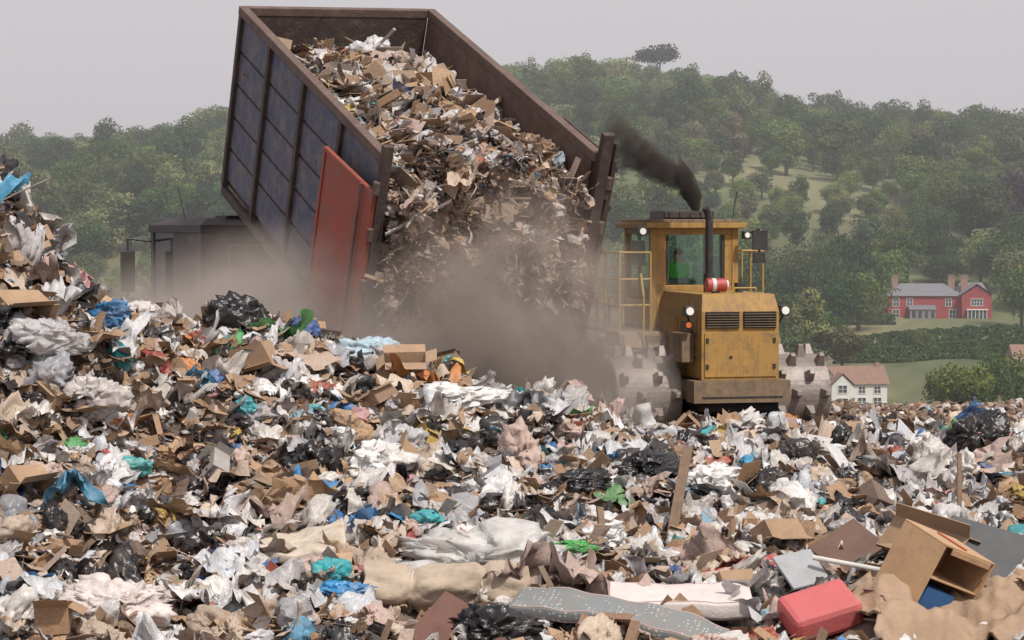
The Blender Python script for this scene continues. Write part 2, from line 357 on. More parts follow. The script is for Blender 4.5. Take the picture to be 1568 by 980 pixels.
# ------------------------------------------------------------------ builder for hard objects
class B:
    def __init__(s): s.v=[];s.f=[];s.m=[];s.mats=[]
    def mi(s,mat):
        if mat not in s.mats: s.mats.append(mat)
        return s.mats.index(mat)
    def add(s,vs,fs,mat,MX=None):
        b=len(s.v); k=s.mi(mat)
        for v in vs:
            v=Vector(v); s.v.append(MX@v if MX else v)
        for f in fs: s.f.append([i+b for i in f]); s.m.append(k)
    def box(s,x0,x1,y0,y1,z0,z1,mat,MX=None,t=0,top=None):
        c=[(x0,y0,z0),(x1,y0,z0),(x1,y1,z0),(x0,y1,z0),(x0,y0,z1),(x1,y0,z1),(x1,y1,z1),(x0,y1,z1)]
        if top: c[4:]=[(c[i][0]+dx,c[i][1]+dy,c[i][2]) for i,(dx,dy) in zip(range(4,8),top)]
        s.add(c,[(0,3,2,1),(4,5,6,7),(0,1,5,4),(1,2,6,5),(2,3,7,6),(3,0,4,7)],mat,MX)
    def cyl(s,p0,p1,r0,mat,r1=None,n=14,cap=True,MX=None):
        r1=r0 if r1 is None else r1; p0=Vector(p0);p1=Vector(p1); d=(p1-p0).normalized()
        a=d.orthogonal().normalized(); b=d.cross(a); vs=[]
        for p,r in((p0,r0),(p1,r1)):
            for k in range(n):
                th=2*math.pi*k/n; vs.append(p+a*math.cos(th)*r+b*math.sin(th)*r)
        fs=[(k,(k+1)%n,n+(k+1)%n,n+k) for k in range(n)]
        if cap: fs+=[tuple(range(n-1,-1,-1)),tuple(range(n,2*n))]
        s.add(vs,fs,mat,MX)
    def tube(s,pts,r,mat,n=8,MX=None):
        for a,b in zip(pts[:-1],pts[1:]): s.cyl(a,b,r,mat,n=n,MX=MX)
    def obj(s,name,parent=None,MX=None,bevel=0,smooth=False):
        me=bpy.data.meshes.new(name); me.from_pydata([v[:] for v in s.v],[],s.f)
        for m in s.mats: me.materials.append(m)
        me.polygons.foreach_set('material_index',s.m); me.update()
        bm=bmesh.new(); bm.from_mesh(me); bmesh.ops.recalc_face_normals(bm,faces=bm.faces); bm.to_mesh(me); bm.free()
        ob=bpy.data.objects.new(name,me); scene.collection.objects.link(ob)
        if MX is not None: ob.matrix_world=MX
        if parent: ob.parent=parent
        if bevel:
            q=ob.modifiers.new('bevel','BEVEL'); q.width=bevel; q.segments=2; q.limit_method='ANGLE'; q.angle_limit=D2R(40)
        if smooth: me.polygons.foreach_set('use_smooth',[True]*len(me.polygons))
        return ob
def empty(name,MX=None):
    e=bpy.data.objects.new(name,None); scene.collection.objects.link(e); e.empty_display_size=.3
    if MX is not None: e.matrix_world=MX
    return e
# ------------------------------------------------------------------ tipper truck with tipped container
truck=empty("tipper_truck")
a_=Vector((-.407,.822,.401)).normalized(); w_=Vector((.902,.432,.027)); w_=(w_-a_*w_.dot(a_)).normalized(); u_=w_.cross(a_)
CW,CL,CH=3.66,7.3,3.4
Apt=Vector((-1.92,36,4.59)); O_=Apt-u_*CH
MC=Matrix(((w_.x,a_.x,u_.x,O_.x),(w_.y,a_.y,u_.y,O_.y),(w_.z,a_.z,u_.z,O_.z),(0,0,0,1)))
b=B()
b.box(0,CW,0,CL,-.12,0,mRustD)
for side in (0,1):
    x0,x1=((-.02,.02) if side==0 else (CW-.02,CW+.02))
    b.box(x0,x1,.08,CL-.05,0,CH-.15,mRust)
    nb=5; hh=(CH-.2)/nb
    for i in range(nb):
        z0=.02+i*hh
        xo=-.055 if side==0 else CW+.0225
        b.box(xo,xo+.032,.1,CL-.08,z0+.02,z0+hh-.035,mBlue)
    for s_ in (0.0,1.85,3.7,5.5,CL-.14):
        xo=-.13 if side==0 else CW+.023
        b.box(xo,xo+.107,s_,s_+.13,-.1,CH-.15,mRustD)
    xo=-.13 if side==0 else CW-.03
    b.box(xo,xo+.16,-.02,CL+.02,CH-.147,CH+.02,mRust)
    b.box(xo+.02,xo+.13,-.1,CL,-.3,-.123,mRustD)
b.box(.0205,CW-.0205,CL-.06,CL,0.001,CH-.15,mRustD)
b.box(.035,CW-.035,CL-.07,CL+.06,CH-.147,CH+.01,mRust)
for x in (.5,1.2,1.9,2.6,3.2): b.box(x,x+.1,CL+.003,CL+.1,0,CH-.15,mRust)
b.box(-.19,-.02,-.16,-.023,-.2,CH+.22,mRustD); b.box(CW+.02,CW+.22,-.16,-.023,-.2,CH+.38,mRustD)
for z in (.3,1.1,2.0,2.8):
    b.cyl((-.22,-.12,z),(-.22,-.12,z+.22),.06,mRust); b.cyl((CW+.27,-.12,z),(CW+.27,-.12,z+.22),.06,mRust)
for z in (.1,.9,1.7,2.5): 
    b.box(CW+.225,CW+.30,-.15,-.02,z+.12,z+.5,mRustD)
b.obj("container_body",truck,MC,.012)
def door(name,xo,mat,sgn):
    d=B(); L=2.0; Hh=CH-.62
    d.box(xo,xo+.05,0,L,0,Hh,mat)
    for y0,y1,z0,z1 in ((0,.08,0,Hh),(L-.08,L,0,Hh)): d.box(xo-.025,xo-.002,y0,y1,z0,z1,mat)
    for z in (0,Hh-.08): d.box(xo-.023,xo-.0025,.082,L-.082,z,z+.08,mat)
    d.cyl((xo-.05,L*.2,.0),(xo-.05,L*.2,Hh),.022,mRust)
    M2=MC@Matrix.Translation((0,-.1,.05))@Matrix.Rotation(D2R(sgn*3),4,'Z')
    d.obj(name,truck,M2,.008)
door("rear_door_open",-.24,mRed,1)
d=B(); d.box(CW+.32,CW+.37,0,2.0,0,CH-.1,mRustD); d.box(CW+.29,CW+.318,0,.12,-.1,CH+.2,mRustD)
for z in (0,.8,1.6,2.4,3.1): d.box(CW+.372,CW+.41,0,2.0,z,z+.1,mRustD)
d.obj("rear_door_far",truck,MC@Matrix.Translation((0,-.12,0)),.008)
h2=Vector((-.53,.848,0)).normalized(); w2=Vector((h2.y,-h2.x,0))
OT=Vector((-1.25,38.4,-.15))
MT=Matrix(((w2.x,h2.x,0,OT.x),(w2.y,h2.y,0,OT.y),(0,0,1,OT.z),(0,0,0,1)))
c=B()
c.box(-.55,-.37,-.3,9.2,1.0,1.28,mRustD); c.box(.37,.55,-.3,9.2,1.0,1.28,mRustD)
for y in (0,1.6,3.4,5,6.4,8.6): c.box(-.368,.368,y,y+.12,1.03,1.22,mRustD)
c.box(-1.3,1.3,-.6,-.4,.75,.95,mBlk); 
c.cyl((0,5.9,1.2),(0.6,3.9,4.2),.11,mSteel); c.cyl((0,5.9,1.2),(.3,4.9,2.7),.17,mBlk)
c.box(.58,1.2,4.9,6.2,.6,1.2,mBlk); c.box(-1.2,-.58,4.9,6.2,.6,1.2,mBlk)
c.obj("chassis",truck,MT,.01)
def wheel(name,x,y,rad,wd,parent,MX):
    k=B(); n=28
    prof=[(rad*.55,0),(rad*.93,.01),(rad,.06),(rad,wd-.06),(rad*.93,wd-.01),(rad*.55,wd),(rad*.5,wd*.7),(rad*.2,wd*.75),(0,wd*.75)]
    vs=[];fs=[]
    for (r_,xx) in prof:
        for i in range(n):
            th=2*math.pi*i/n; vs.append((x+xx*(1 if x>0 else -1),y+r_*math.cos(th),rad+r_*math.sin(th)))
    for q in range(len(prof)-1):
        for i in range(n): fs.append((q*n+i,q*n+(i+1)%n,(q+1)*n+(i+1)%n,(q+1)*n+i))
    k.add(vs,fs,mRubber); k.obj(name,parent,MX)
i=0
for y in (.9,2.3,8.0):
    for sx in (.85,-.85):
        i+=1; wheel("wheel_%d"%i,sx,y,.55,.42,truck,MT)
c=B(); y0,y1=6.5,8.9; z0,z1,zr=.85,2.05,3.72; hw_=1.42
c.box(-hw_,hw_,y0,y1,z0,z1,mCab)
for (x,y) in ((-hw_,y0),(hw_-.14,y0),(-hw_,y1-.14),(hw_-.14,y1-.14)): c.box(x,x+.14,y,y+.14,z1+.002,zr-.2,mCab)
c.box(-hw_+.142,hw_-.142,y0,y0+.08,z1+.004,z1+.6,mCab); c.box(-hw_+.142,-.85,y0+.01,y0+.08,z1+.602,zr-.2,mCab); c.box(.85,hw_-.142,y0+.01,y0+.08,z1+.602,zr-.2,mCab)
c.box(-.8485,.8485,y0+.012,y0+.078,z1+1.2,zr-.2,mCab)
for x in (-.86,.8): c.box(x,x+.06,y0-.02,y0-.003,z1+.55,z1+1.25,mRust)
for z in (z1+.55,z1+1.2): c.box(-.798,.798,y0-.02,y0-.003,z,z+.05,mRust)
for sx in(-1,1): c.box(sx*hw_-(.06 if sx>0 else 0),sx*hw_+(.06 if sx<0 else 0),y0+1.15,y0+1.3,z1+.003,zr-.2,mCab)
for sx in(-1,1): c.box(sx*hw_-(.06 if sx>0 else 0),sx*hw_+(.06 if sx<0 else 0),y0+.142,y0+1.148,z1+.003,zr-.2,mCab)
for sx in(-1,1): c.box(sx*(hw_+.012)-.008,sx*(hw_+.012)+.008,y0+1.4,y1-.2,z0+.15,z1-.08,mCab)
c.box(-hw_-.03,-hw_-.005,y0+1.5,y0+1.7,z1-.3,z1-.24,mSteel)
c.box(-hw_-.03,hw_+.03,y0-.04,y1+.05,zr-.198,zr-.05,mCab,top=None)
c.box(-hw_+.02,hw_-.02,y0+.02,y1-.05,zr-.048,zr+.08,mCab,top=[(.2,.2),(-.2,.2),(-.2,-.2),(.2,-.2)])
c.box(-.84,.84,y0+.03,y0+.04,z1+.603,z1+1.198,mGlassD); c.box(-hw_+.02,-hw_+.03,y0+1.3,y1-.15,z1,zr-.2,mGlassD); c.box(hw_-.03,hw_-.02,y0+1.3,y1-.15,z1,zr-.2,mGlassD)
c.box(-hw_+.15,hw_-.15,y1-.1,y1-.09,z1,zr-.2,mGlassD)
c.box(-1.1,1.1,y1+.003,y1+.05,1.15,1.9,mBlk); c.box(-hw_,hw_,y1+.055,y1+.2,.6,.95,mCab)
for sx in (-1.2,1.2): c.cyl((sx,y1+.2,.78),(sx,y1+.24,.78),.1,mLens)
c.box(-.6,-.1,y0+.7,y0+1.2,z1-.1,z1+.9,mSeat); c.box(.3,.8,y0+.7,y0+1.2,z1-.1,z1+.9,mSeat)
c.box(.05,.4,y0-.065,y0-.025,z1+.6,z1+1.2,mYelD)
c.obj("cab",truck,MT,.05)
c=B(); c.box(-.35,.75,y0+.3,y0+.6,zr+.085,zr+.27,mYelD); c.cyl((.15,y0+.45,zr+.27),(.15,y0+.45,zr+.52),.11,mAmb,r1=.09)
c.box(-.8,.9,y0+.2,y0+.7,zr+.083,zr+.13,mBlk)
c.cyl((.55,y0-.25,1.2),(.55,y0-.25,zr+.1),.10,mRust); c.cyl((.55,y0-.25,zr+.1),(.55,y0-.25,zr+.18),.15,mBlk)
c.cyl((.7,y0-.1,zr-.75),(.7,y0-.06,zr-.75),.11,mWhiteP)
c.tube([(-.9,y1-.5,zr+.08),(-1.0,y1-.4,zr+.7)],.012,mBlk)
c.obj("roof_bar_and_beacon",truck,MT)
c=B(); c.tube([(-hw_,y1,z1+1.3),(-hw_-.45,y1+.1,z1+1.35),(-hw_-.45,y1+.1,z1+.2)],.022,mBlk); c.box(-hw_-.6,-hw_-.32,y1+.03,y1+.12,z1+.3,z1+1.1,mBlk); c.box(-hw_-.58,-hw_-.34,y1+.02,y1+.028,z1-.15,z1+.2,mBlk)
c.tube([(-hw_-.3,y1-.1,.6),(-hw_-.3,y1-.1,z1+.4)],.03,mSteel)
for x in (-1.2,1.0): c.box(x,x+.25,y0-.06,y0-.003,1.0,1.15,mAmb)
c.obj("mirror_and_lamps",truck,MT,.02)
# load of rubbish inside the container and pouring out
LA=Acc(); MCn=np.array(MC)
def toW(P): return P@MCn[:3,:3].T+MCn[:3,3]
def vtop(s,t): return CH*(.87-.20*s/CL)+.40*np.sin(np.pi*np.clip(t/CW,0,1))-.12+.14*fn(s,t,1.6,71)+.08*fn(s,t,.6,72)
gs,gt=np.meshgrid(np.linspace(.05,CL-.08,50),np.linspace(.05,CW-.05,30),indexing='ij')
Vt=toW(np.stack([gt,gs,vtop(gs,gt)-.05],-1).reshape(-1,3)); LA.raw(Vt,tri(gridF(50,30)),np.tile([.20,.145,.11,.9],(1500,1)))
def cliff(t,q):
    v=vtop(0*t+.05,t)*(1-q); s=.12-.40*np.sin(np.clip(q,0,1)*2.6)+.20*fn(t*1.,q*3,.9,73)
    P=toW(np.stack([t,s,np.maximum(v,-.1)],-1).reshape(-1,3))
    ex=np.clip(q-1,0,2).ravel(); P[:,2]-=ex*1.8; P[:,1]-=ex*.9; return P
gt,gq=np.meshgrid(np.linspace(.05,CW-.05,34),np.linspace(0,1.8,60),indexing='ij')
LA.raw(cliff(gt,gq),tri(gridF(34,60)),np.tile([.20,.145,.11,.9],(34*60,1)))
def load_top(k,kind,s0,s1,tilt,bias,dust=.45,e=1.5,lift=0):
    s=rng.uniform(.15,CL-.28,k); t=rng.uniform(.22,CW-.22,k); P=toW(np.stack([t,s,vtop(s,t)+lift],1))
    S=s0+(s1-s0)*rng.uniform(0,1,k)**e; S=np.minimum(S,1.6*np.minimum(t,CW-t)+.05); LA.add(kind,P,S,tilt,pick(P*1.3,bias,dust))
LB=(.19,.20,.05,.26,.25,.15,.05)
load_top(1300,'sh9',.18,.55,.6,LB); load_top(4500,'sh5',.06,.2,.9,LB); load_top(1200,'card',.18,.75,.5,CARD,e=1.8); load_top(500,'bag3',.15,.42,1,(.4,.3,.10,.02,.15,.0,.08)); load_top(200,'sh16',.3,.7,.6,(.40,.3,.03,.1,.2,0,.08)); load_top(90,'bag4',.35,.6,.8,(.45,.25,.12,0,.1,0,.1))
load_top(1100,'bag2',.08,.22,1,LB); load_top(14000,'shard',.03,.1,1.1,LB); load_top(600,'stick',.3,1.2,.5,(.15,.2,.1,.3,.2,.1,.03)); load_top(250,'rib',.4,1,.6,LB); load_top(60,'box',.25,.5,1,CARD)
def load_cliff(k,kind,s0,s1,bias,dust=.8,qm=1.7,off=.2):
    t=rng.uniform(.15,CW-.15,k); q=rng.uniform(0,qm,k)**1.0; P=cliff(t,q); P[:,1]-=rng.uniform(0,off,k); P[:,2]+=rng.uniform(-.1,.1,k)
    S=s0+(s1-s0)*rng.uniform(0,1,k)**1.8; LA.add(kind,P,S,1.4,pick(P*1.2,bias,dust))
LC=(.10,.12,.06,.28,.18,.34,.02)
load_cliff(600,'sh9',.18,.55,LC); load_cliff(4000,'sh5',.05,.18,LC); load_cliff(550,'card',.18,.65,LC); load_cliff(500,'bag3',.12,.38,LC); load_cliff(1600,'bag2',.07,.2,LC); load_cliff(18000,'shard',.025,.08,LC); load_cliff(400,'stick',.3,1.0,LC); load_cliff(450,'rib',.4,1.3,LC)
load_cliff(3500,'shard',.02,.06,LC,off=1.2); load_cliff(120,'sh5',.06,.14,LC,off=.9)
LA.obj("load_of_rubbish",mTrash,truck)
# ------------------------------------------------------------------ landfill compactor
psi=D2R(13); MP=Matrix.Translation((3.46,41.3,0.04))@Matrix.Rotation(psi,4,'Z')
comp=empty("landfill_compactor",MP)
def cobj(bb,name,bevel=0,smooth=False): 
    ob=bb.obj(name,None,None,bevel,smooth); ob.parent=comp; return ob
def drum(name,xa,xb,yc,zc=.48,r=.68):
    k=B(); n=48
    xo=xb if abs(xb)>abs(xa) else xa; xi=xa+xb-xo; s_=1 if xo>xi else -1
    prof=[(0,xi),(r*.97,xi),(r,xi+.02*s_),(r,xo-.03*s_),(r*.97,xo),(r*.86,xo),(r*.82,xo-.14*s_),(r*.35,xo-.16*s_),(r*.32,xo-.04*s_),(0,xo-.04*s_)]
    vs=[];fs=[]
    for (rr,xx) in prof:
        for i in range(n):
            th=2*math.pi*i/n; vs.append((xx,yc+rr*math.cos(th),zc+rr*math.sin(th)))
    for q in range(len(prof)-1):
        for i in range(n): fs.append((q*n+i,q*n+(i+1)%n,(q+1)*n+(i+1)%n,(q+1)*n+i))
    k.add(vs,fs,mDrum)
    rows=4
    for q in range(rows):
        xx=min(xa,xb)+.14+(abs(xb-xa)-.28)*q/(rows-1)
        for i in range(7):
            th=2*math.pi*(i+(.5 if q%2 else 0)+.2)/7
            Mx=Matrix.Translation((xx,yc,zc))@Matrix.Rotation(th,4,'X')@Matrix.Translation((0,0,r-.01))
            k.box(-.08,.08,-.09,.09,0,.21,mDrum,Mx,top=[(.035,.045),(-.035,.045),(-.035,-.045),(.035,-.045)])
    for i in range(8):
        th=2*math.pi*i/8; k.cyl((xo-.15*s_,yc+.42*math.cos(th),zc+.42*math.sin(th)),(xo-.11*s_,yc+.42*math.cos(th),zc+.42*math.sin(th)),.03,mBlk,n=8)
    cobj(k,name,.012)
drum("drum_rear_left",-2.05,-.85,-.9); drum("drum_rear_right",.82,1.9,-.9)
drum("drum_front_left",-1.85,-.85,2.7); drum("drum_front_right",.82,1.85,2.7)
k=B()
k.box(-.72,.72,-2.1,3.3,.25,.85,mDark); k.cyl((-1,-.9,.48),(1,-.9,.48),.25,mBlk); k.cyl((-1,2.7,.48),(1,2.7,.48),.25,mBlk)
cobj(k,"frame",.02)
k=B()
k.box(-.9,.84,-2.35,-1.9,.42,.80,mYelD); k.box(-.75,.7,-2.36,-2.352,.5,.53,mBlk)
k.box(-.86,.80,-1.895,-1.5,.45,.78,mYelD)
HL,HR=-.72,.68
k.box(HL,HR,-2.2,.25,.803,1.98,mYel)
k.box(HL,HR,-2.2,.25,1.982,2.28,mYel,top=[(.05,.12),(-.05,.12),(-.05,0),(.05,0)])
k.box(HL+.05,HR-.05,-2.225,-2.203,.86,1.62,mYel)
for x in (HL+.07,HR-.12): 
    for z in (1.0,1.45): k.box(x,x+.05,-2.245,-2.226,z,z+.08,mBlk)
k.cyl((-.2,-2.235,1.2),(-.2,-2.222,1.2),.03,mBlk,n=8)
for x in (HL-.015,HR+.001): 
    k.box(x,x+.014,-1.9,-.9,.95,1.85,mYel); k.box(x,x+.014,-.8,.1,.95,1.85,mYel)
for j in range(6): k.box(HL-.019,HL-.0155,-1.8,-1.0,1.5+j*.05,1.525+j*.05,mBlk)
k.tube([(HL-.03,-2.0,1.6),(HL-.09,-1.95,1.6),(HL-.09,-1.95,1.2),(HL-.03,-2.0,1.2)],.012,mBlk)
cobj(k,"hood",.022)
k=B()
for x0,x1 in ((HL+.07,-.05),(.03,HR-.06)):
    k.box(x0,x1,-2.232,-2.204,1.7,1.98,mDark)
    for j in range(6): k.box(x0+.01,x1-.01,-2.25,-2.234,1.715+j*.044,1.727+j*.044,mYelD)
cobj(k,"radiator_grille",.003)
k=B()
for x in (-.99,.74):
    k.box(x,x+.16,-2.12,-1.95,1.9,2.08,mBlk); k.cyl((x+.08,-2.15,1.99),(x+.08,-2.10,1.99),.07,mLens,n=16)
    k.tube([(x+.08,-2.0,1.9),(x+(.2 if x<0 else -.05),-1.9,1.6)],.02,mBlk)
k.box(-.97,-.85,-2.05,-1.95,1.68,1.82,mBlk); k.cyl((-.91,-2.07,1.75),(-.91,-2.04,1.75),.05,mAmb)
k.box(-.98,-.76,-1.9,-1.2,1.1,1.6,mYelD)
cobj(k,"lamps",.006)
k=B()
k.cyl((-.12,-.75,2.27),(-.12,-.75,2.6),.10,mBlk); k.cyl((-.12,-.75,2.6),(-.12,-.75,3.55),.07,mBlk); k.tube([(-.12,-.75,3.55),(-.15,-.77,3.68),(-.21,-.8,3.78)],.066,mBlk,n=12)
cobj(k,"exhaust_stack",.004)
k=B(); k.cyl((-.38,-1.4,2.42),(-.03,-1.4,2.42),.12,mRedC,n=20); k.cyl((-.29,-1.4,2.42),(-.22,-1.4,2.42),.124,mWhiteP,n=20); k.cyl((-.03,-1.4,2.42),(.01,-1.4,2.42),.09,mWhiteP); k.box(-.27,-.15,-1.46,-1.34,2.27,2.32,mBlk)
k.cyl((.35,-1.0,2.27),(.35,-1.0,2.45),.08,mBlk); k.tube([(.1,-1.5,2.27),(.1,-1.5,2.37),(.5,-1.5,2.37),(.5,-1.5,2.27)],.015,mYelR)
cobj(k,"air_cleaner",.004)
k=B()
for sg,xe in ((-1,1.62),(1,1.4)):
    xa,xb=sorted((sg*.78,sg*xe))
    k.box(xa,xb,-.1,2.3,1.5,1.56,mYelD)
    k.box(xa,xb,-.35,-.102,1.28,1.555,mYelD,top=[(0,.2),(0,.2),(0,0),(0,0)])
    k.box(*sorted((sg*.78,sg*1.15)),-.3,.6,.9,1.497,mYelD)
    k.box(*sorted((sg*1.2,sg*1.38)),.3,1.6,1.25,1.497,mYelD)
k.box(.79,1.3,.5,1.9,1.563,2.15,mYelD)
k.box(-.78,.78,.26,2.4,.86,1.62,mYelD)
for j in range(3): k.box(-1.6,-1.2,-.4-.12*j,-.2-.12*j,1.2-.32*j,1.23-.32*j,mBlk)
k.tube([(-1.62,-.4,1.5),(-1.62,-.7,.5)],.02,mBlk); k.tube([(-1.18,-.4,1.5),(-1.18,-.7,.5)],.02,mBlk)
cobj(k,"platform",.015)
k=B(); cx0,cx1,cy0,cy1=-.9,.78,.3,2.05; zt=3.42
for (x,y) in ((cx0,cy0),(cx1-.12,cy0),(cx0,cy1-.12),(cx1-.12,cy1-.12)): k.box(x,x+.12,y,y+.12,1.563,zt,mYel)
k.box(cx0+.122,cx1-.122,cy0+.01,cy0+.1,1.63,2.38,mYel); k.box(cx0+.122,cx1-.122,cy0+.01,cy0+.1,3.3,zt-.002,mYel)
k.box(cx0+.122,cx0+.3,cy0+.012,cy0+.09,2.382,3.298,mYel); k.box(cx1-.26,cx1-.122,cy0+.012,cy0+.09,2.382,3.298,mYel)
k.box(cx0+.302,cx0+.36,cy0+.015,cy0+.085,2.384,3.296,mBlk); k.box(cx1-.32,cx1-.262,cy0+.015,cy0+.085,2.384,3.296,mBlk)
k.box(cx0+.122,cx1-.122,cy1-.1,cy1-.01,1.63,2.3,mYel); k.box(cx0+.122,cx1-.122,cy1-.1,cy1-.01,3.3,zt-.002,mYel)
for x in (cx0+.01,cx1-.09):
    k.box(x,x+.08,cy0+.122,cy1-.122,1.63,2.1,mYel); k.box(x,x+.08,cy0+.122,cy1-.122,3.32,zt-.002,mYel); k.box(x+.01,x+.07,1.15,1.2,2.102,3.318,mYel)
k.box(cx0-.12,cx1+.12,cy0-.15,cy1+.15,zt+.002,zt+.10,mYel); k.box(cx0-.02,cx1+.02,cy0-.05,cy1+.05,zt+.103,zt+.16,mYelD)
k.box(-.62,.38,.5,1.3,zt+.163,zt+.32,mBlk); k.box(-.58,.34,.47,.498,zt+.19,zt+.30,mRustD)
for x in (-.5,-.3,-.1,.1,.25): k.box(x,x+.03,.45,.468,zt+.19,zt+.30,mBlk)
cobj(k,"cab",.014)
k=B()
k.box(cx0+.361,cx1-.321,cy0+.05,cy0+.056,2.385,3.295,mGlass); k.box(cx0+.13,cx1-.13,cy1-.06,cy1-.054,2.3,3.3,mGlass)
for x in (cx0+.04,cx1-.046): k.box(x,x+.006,cy0+.13,cy1-.13,2.1,3.32,mGlass)
cobj(k,"cab_windows")
k=B(); k.box(-.45,.1,.85,1.35,2.0,2.12,mSeat); k.box(-.45,.1,.80,.86,2.05,2.5,mSeat); k.box(-.3,-.05,.9,1.3,1.64,1.998,mBlk)
k.cyl((-.18,1.75,1.65),(-.18,1.62,2.35),.03,mBlk)
for j in range(16):
    t0,t1=2*math.pi*j/16,2*math.pi*(j+1)/16
    f=lambda t:(-.18+.19*math.cos(t),1.6+.05*math.sin(t),2.38+.18*math.sin(t))
    k.cyl(f(t0),f(t1),.014,mBlk,n=6)
k.box(.3,.6,1.3,1.9,1.64,2.3,mBlk)
cobj(k,"cab_interior",.02)
k=B(); r_=.022
def rail(pts,z0,z1,mids=(.5,)):
    for (x,y) in pts: k.cyl((x,y,z0),(x,y,z1),r_,mYelR,n=8)
    for q in [1.0]+list(mids):
        z=z0+(z1-z0)*q; k.tube([(x,y,z) for x,y in pts],r_*.9,mYelR)
rail([(-1.0,-.05),(-1.58,-.05),(-1.58,.9),(-1.58,2.2)],1.56,2.98,(.33,.66))
rail([(.95,.6),(1.36,.6),(1.36,1.3),(1.36,2.2)],1.56,3.0,(.45,))
k.tube([(-1.2,-.3,1.1),(-1.2,-.3,2.2),(-1.2,-.1,2.6)],r_,mYelR)
k.tube([(cx1+.1,.2,3.3),(cx1+.3,.0,3.4),(cx1+.3,.0,2.9)],.02,mBlk); k.tube([(cx0-.1,.2,3.3),(cx0-.3,.0,3.35),(cx0-.3,.0,2.9)],.02,mBlk)
cobj(k,"railings")
k=B(); k.box(cx1+.16,cx1+.44,-.06,-.01,3.02,3.38,mBlk); k.box(cx1+.18,cx1+.4,-.05,0,2.78,2.98,mBlk)
k.box(cx0-.44,cx0-.2,-.06,-.01,2.75,3.2,mBlk); k.box(cx0-.32,cx0-.14,.0,.14,3.28,3.44,mBlk); k.cyl((cx0-.23,-.02,3.36),(cx0-.23,.01,3.36),.06,mLens)
k.box(cx1+.0,cx1+.14,.0,.12,3.22,3.36,mBlk); k.cyl((cx1+.07,-.02,3.29),(cx1+.07,.0,3.29),.05,mLens)
k.tube([(.75,.6,3.5),(.85,.6,4.1)],.01,mBlk)
cobj(k,"mirrors_and_work_lamps",.015)
k=B()
k.box(-2.1,1.95,4.3,4.4,.1,1.15,mRustD)
for x in np.linspace(-2.05,1.86,17): k.box(x,x+.05,4.32,4.37,1.152,2.0,mRust)
k.box(-2.1,1.95,4.31,4.38,2.003,2.08,mRust); k.box(-.9,-.7,3.0,4.298,.35,.55,mYelD); k.box(.7,.9,3.0,4.298,.35,.55,mYelD)
cobj(k,"dozer_blade",.01)
# driver --------------------------------------------------------
def skinned(name,verts,edges,rad,mat,root=0,parent=None,sub=2):
    me=bpy.data.meshes.new(name); me.from_pydata(verts,edges,[]); ob=bpy.data.objects.new(name,me); scene.collection.objects.link(ob)
    sk=ob.modifiers.new('skin','SKIN')
    for i,r in enumerate(rad):
        me.skin_vertices[0].data[i].radius=(r,r) if not isinstance(r,tuple) else r
    me.skin_vertices[0].data[root].use_root=True
    sb=ob.modifiers.new('sub','SUBSURF'); sb.levels=sub; sb.render_levels=sub
    me.materials.append(mat)
    if parent: ob.parent=parent
    return ob
mHi=M("hi_vis_green_jacket",(.14,.62,.09),(.11,.5,.07),None,5,.8)
mSkin=M("skin",(.5,.29,.2),(.45,.25,.17),None,5,.5,bump=0)
mTrs=M("work_trousers",(.03,.035,.05),(.04,.045,.06),None,5,.85)
mHair=M("hair",(.05,.03,.02),(.07,.045,.03),None,12,.6)
driver=empty("driver"); driver.matrix_world=MP@Matrix.Translation((-.22,1.10,2.20))@Matrix.Rotation(D2R(8),4,'Y')
skinned("jacket",[(0,0,.05),(0,.02,.25),(0,.03,.45),(0,.03,.56),(-.19,.04,.52),(-.25,.15,.3),(-.16,.36,.27),(.19,.04,.52),(.25,.15,.3),(.16,.36,.27)],
      [(0,1),(1,2),(2,3),(2,4),(4,5),(5,6),(2,7),(7,8),(8,9)],[(.17,.13),(.17,.13),(.18,.13),.07,.085,.06,.045,.085,.06,.045],mHi,0,driver)
skinned("trousers",[(0,-.02,.04),(-.1,.02,.04),(-.13,.42,.06),(-.13,.46,-.34),(.1,.02,.04),(.13,.42,.06),(.13,.46,-.34)],[(0,1),(1,2),(2,3),(0,4),(4,5),(5,6)],[.13,.1,.07,.05,.1,.07,.05],mTrs,0,driver)
skinned("head",[(0,.05,.56),(0,.055,.64),(0,.075,.72),(0,.065,.80),(-.03,.17,.71),(-.085,.06,.72),(.085,.06,.72)],[(0,1),(1,2),(2,3),(2,4),(2,5),(2,6)],[.055,.055,(.085,.1),.07,.02,.02,.02],mSkin,0,driver)
skinned("hair",[(0,.03,.72),(0,.035,.80),(0,.07,.84)],[(0,1),(1,2)],[(.09,.085),(.085,.09),.05],mHair,0,driver)
for sg in (-1,1):
    vs=[(sg*.16,.36,.27),(sg*.15,.42,.27)]; es=[(0,1)]; rd=[.03,.034]
    for q in range(5):
        o_=(q-1.5)*.017 if q<4 else 0; bi=len(vs)
        if q<4: vs+=[(sg*.15+o_,.46,.28),(sg*.15+o_,.49,.275),(sg*.15+o_,.495,.25-.004*(q%2))]
        else: vs+=[(sg*.15-sg*.035,.43,.285),(sg*.15-sg*.045,.46,.285),(sg*.15-sg*.04,.48,.28)]
        es+=[(1,bi),(bi,bi+1),(bi+1,bi+2)]; rd+=[.009,.0085,.008]
    skinned("hand_%s"%('left' if sg<0 else 'right'),vs,es,rd,mSkin,0,driver)
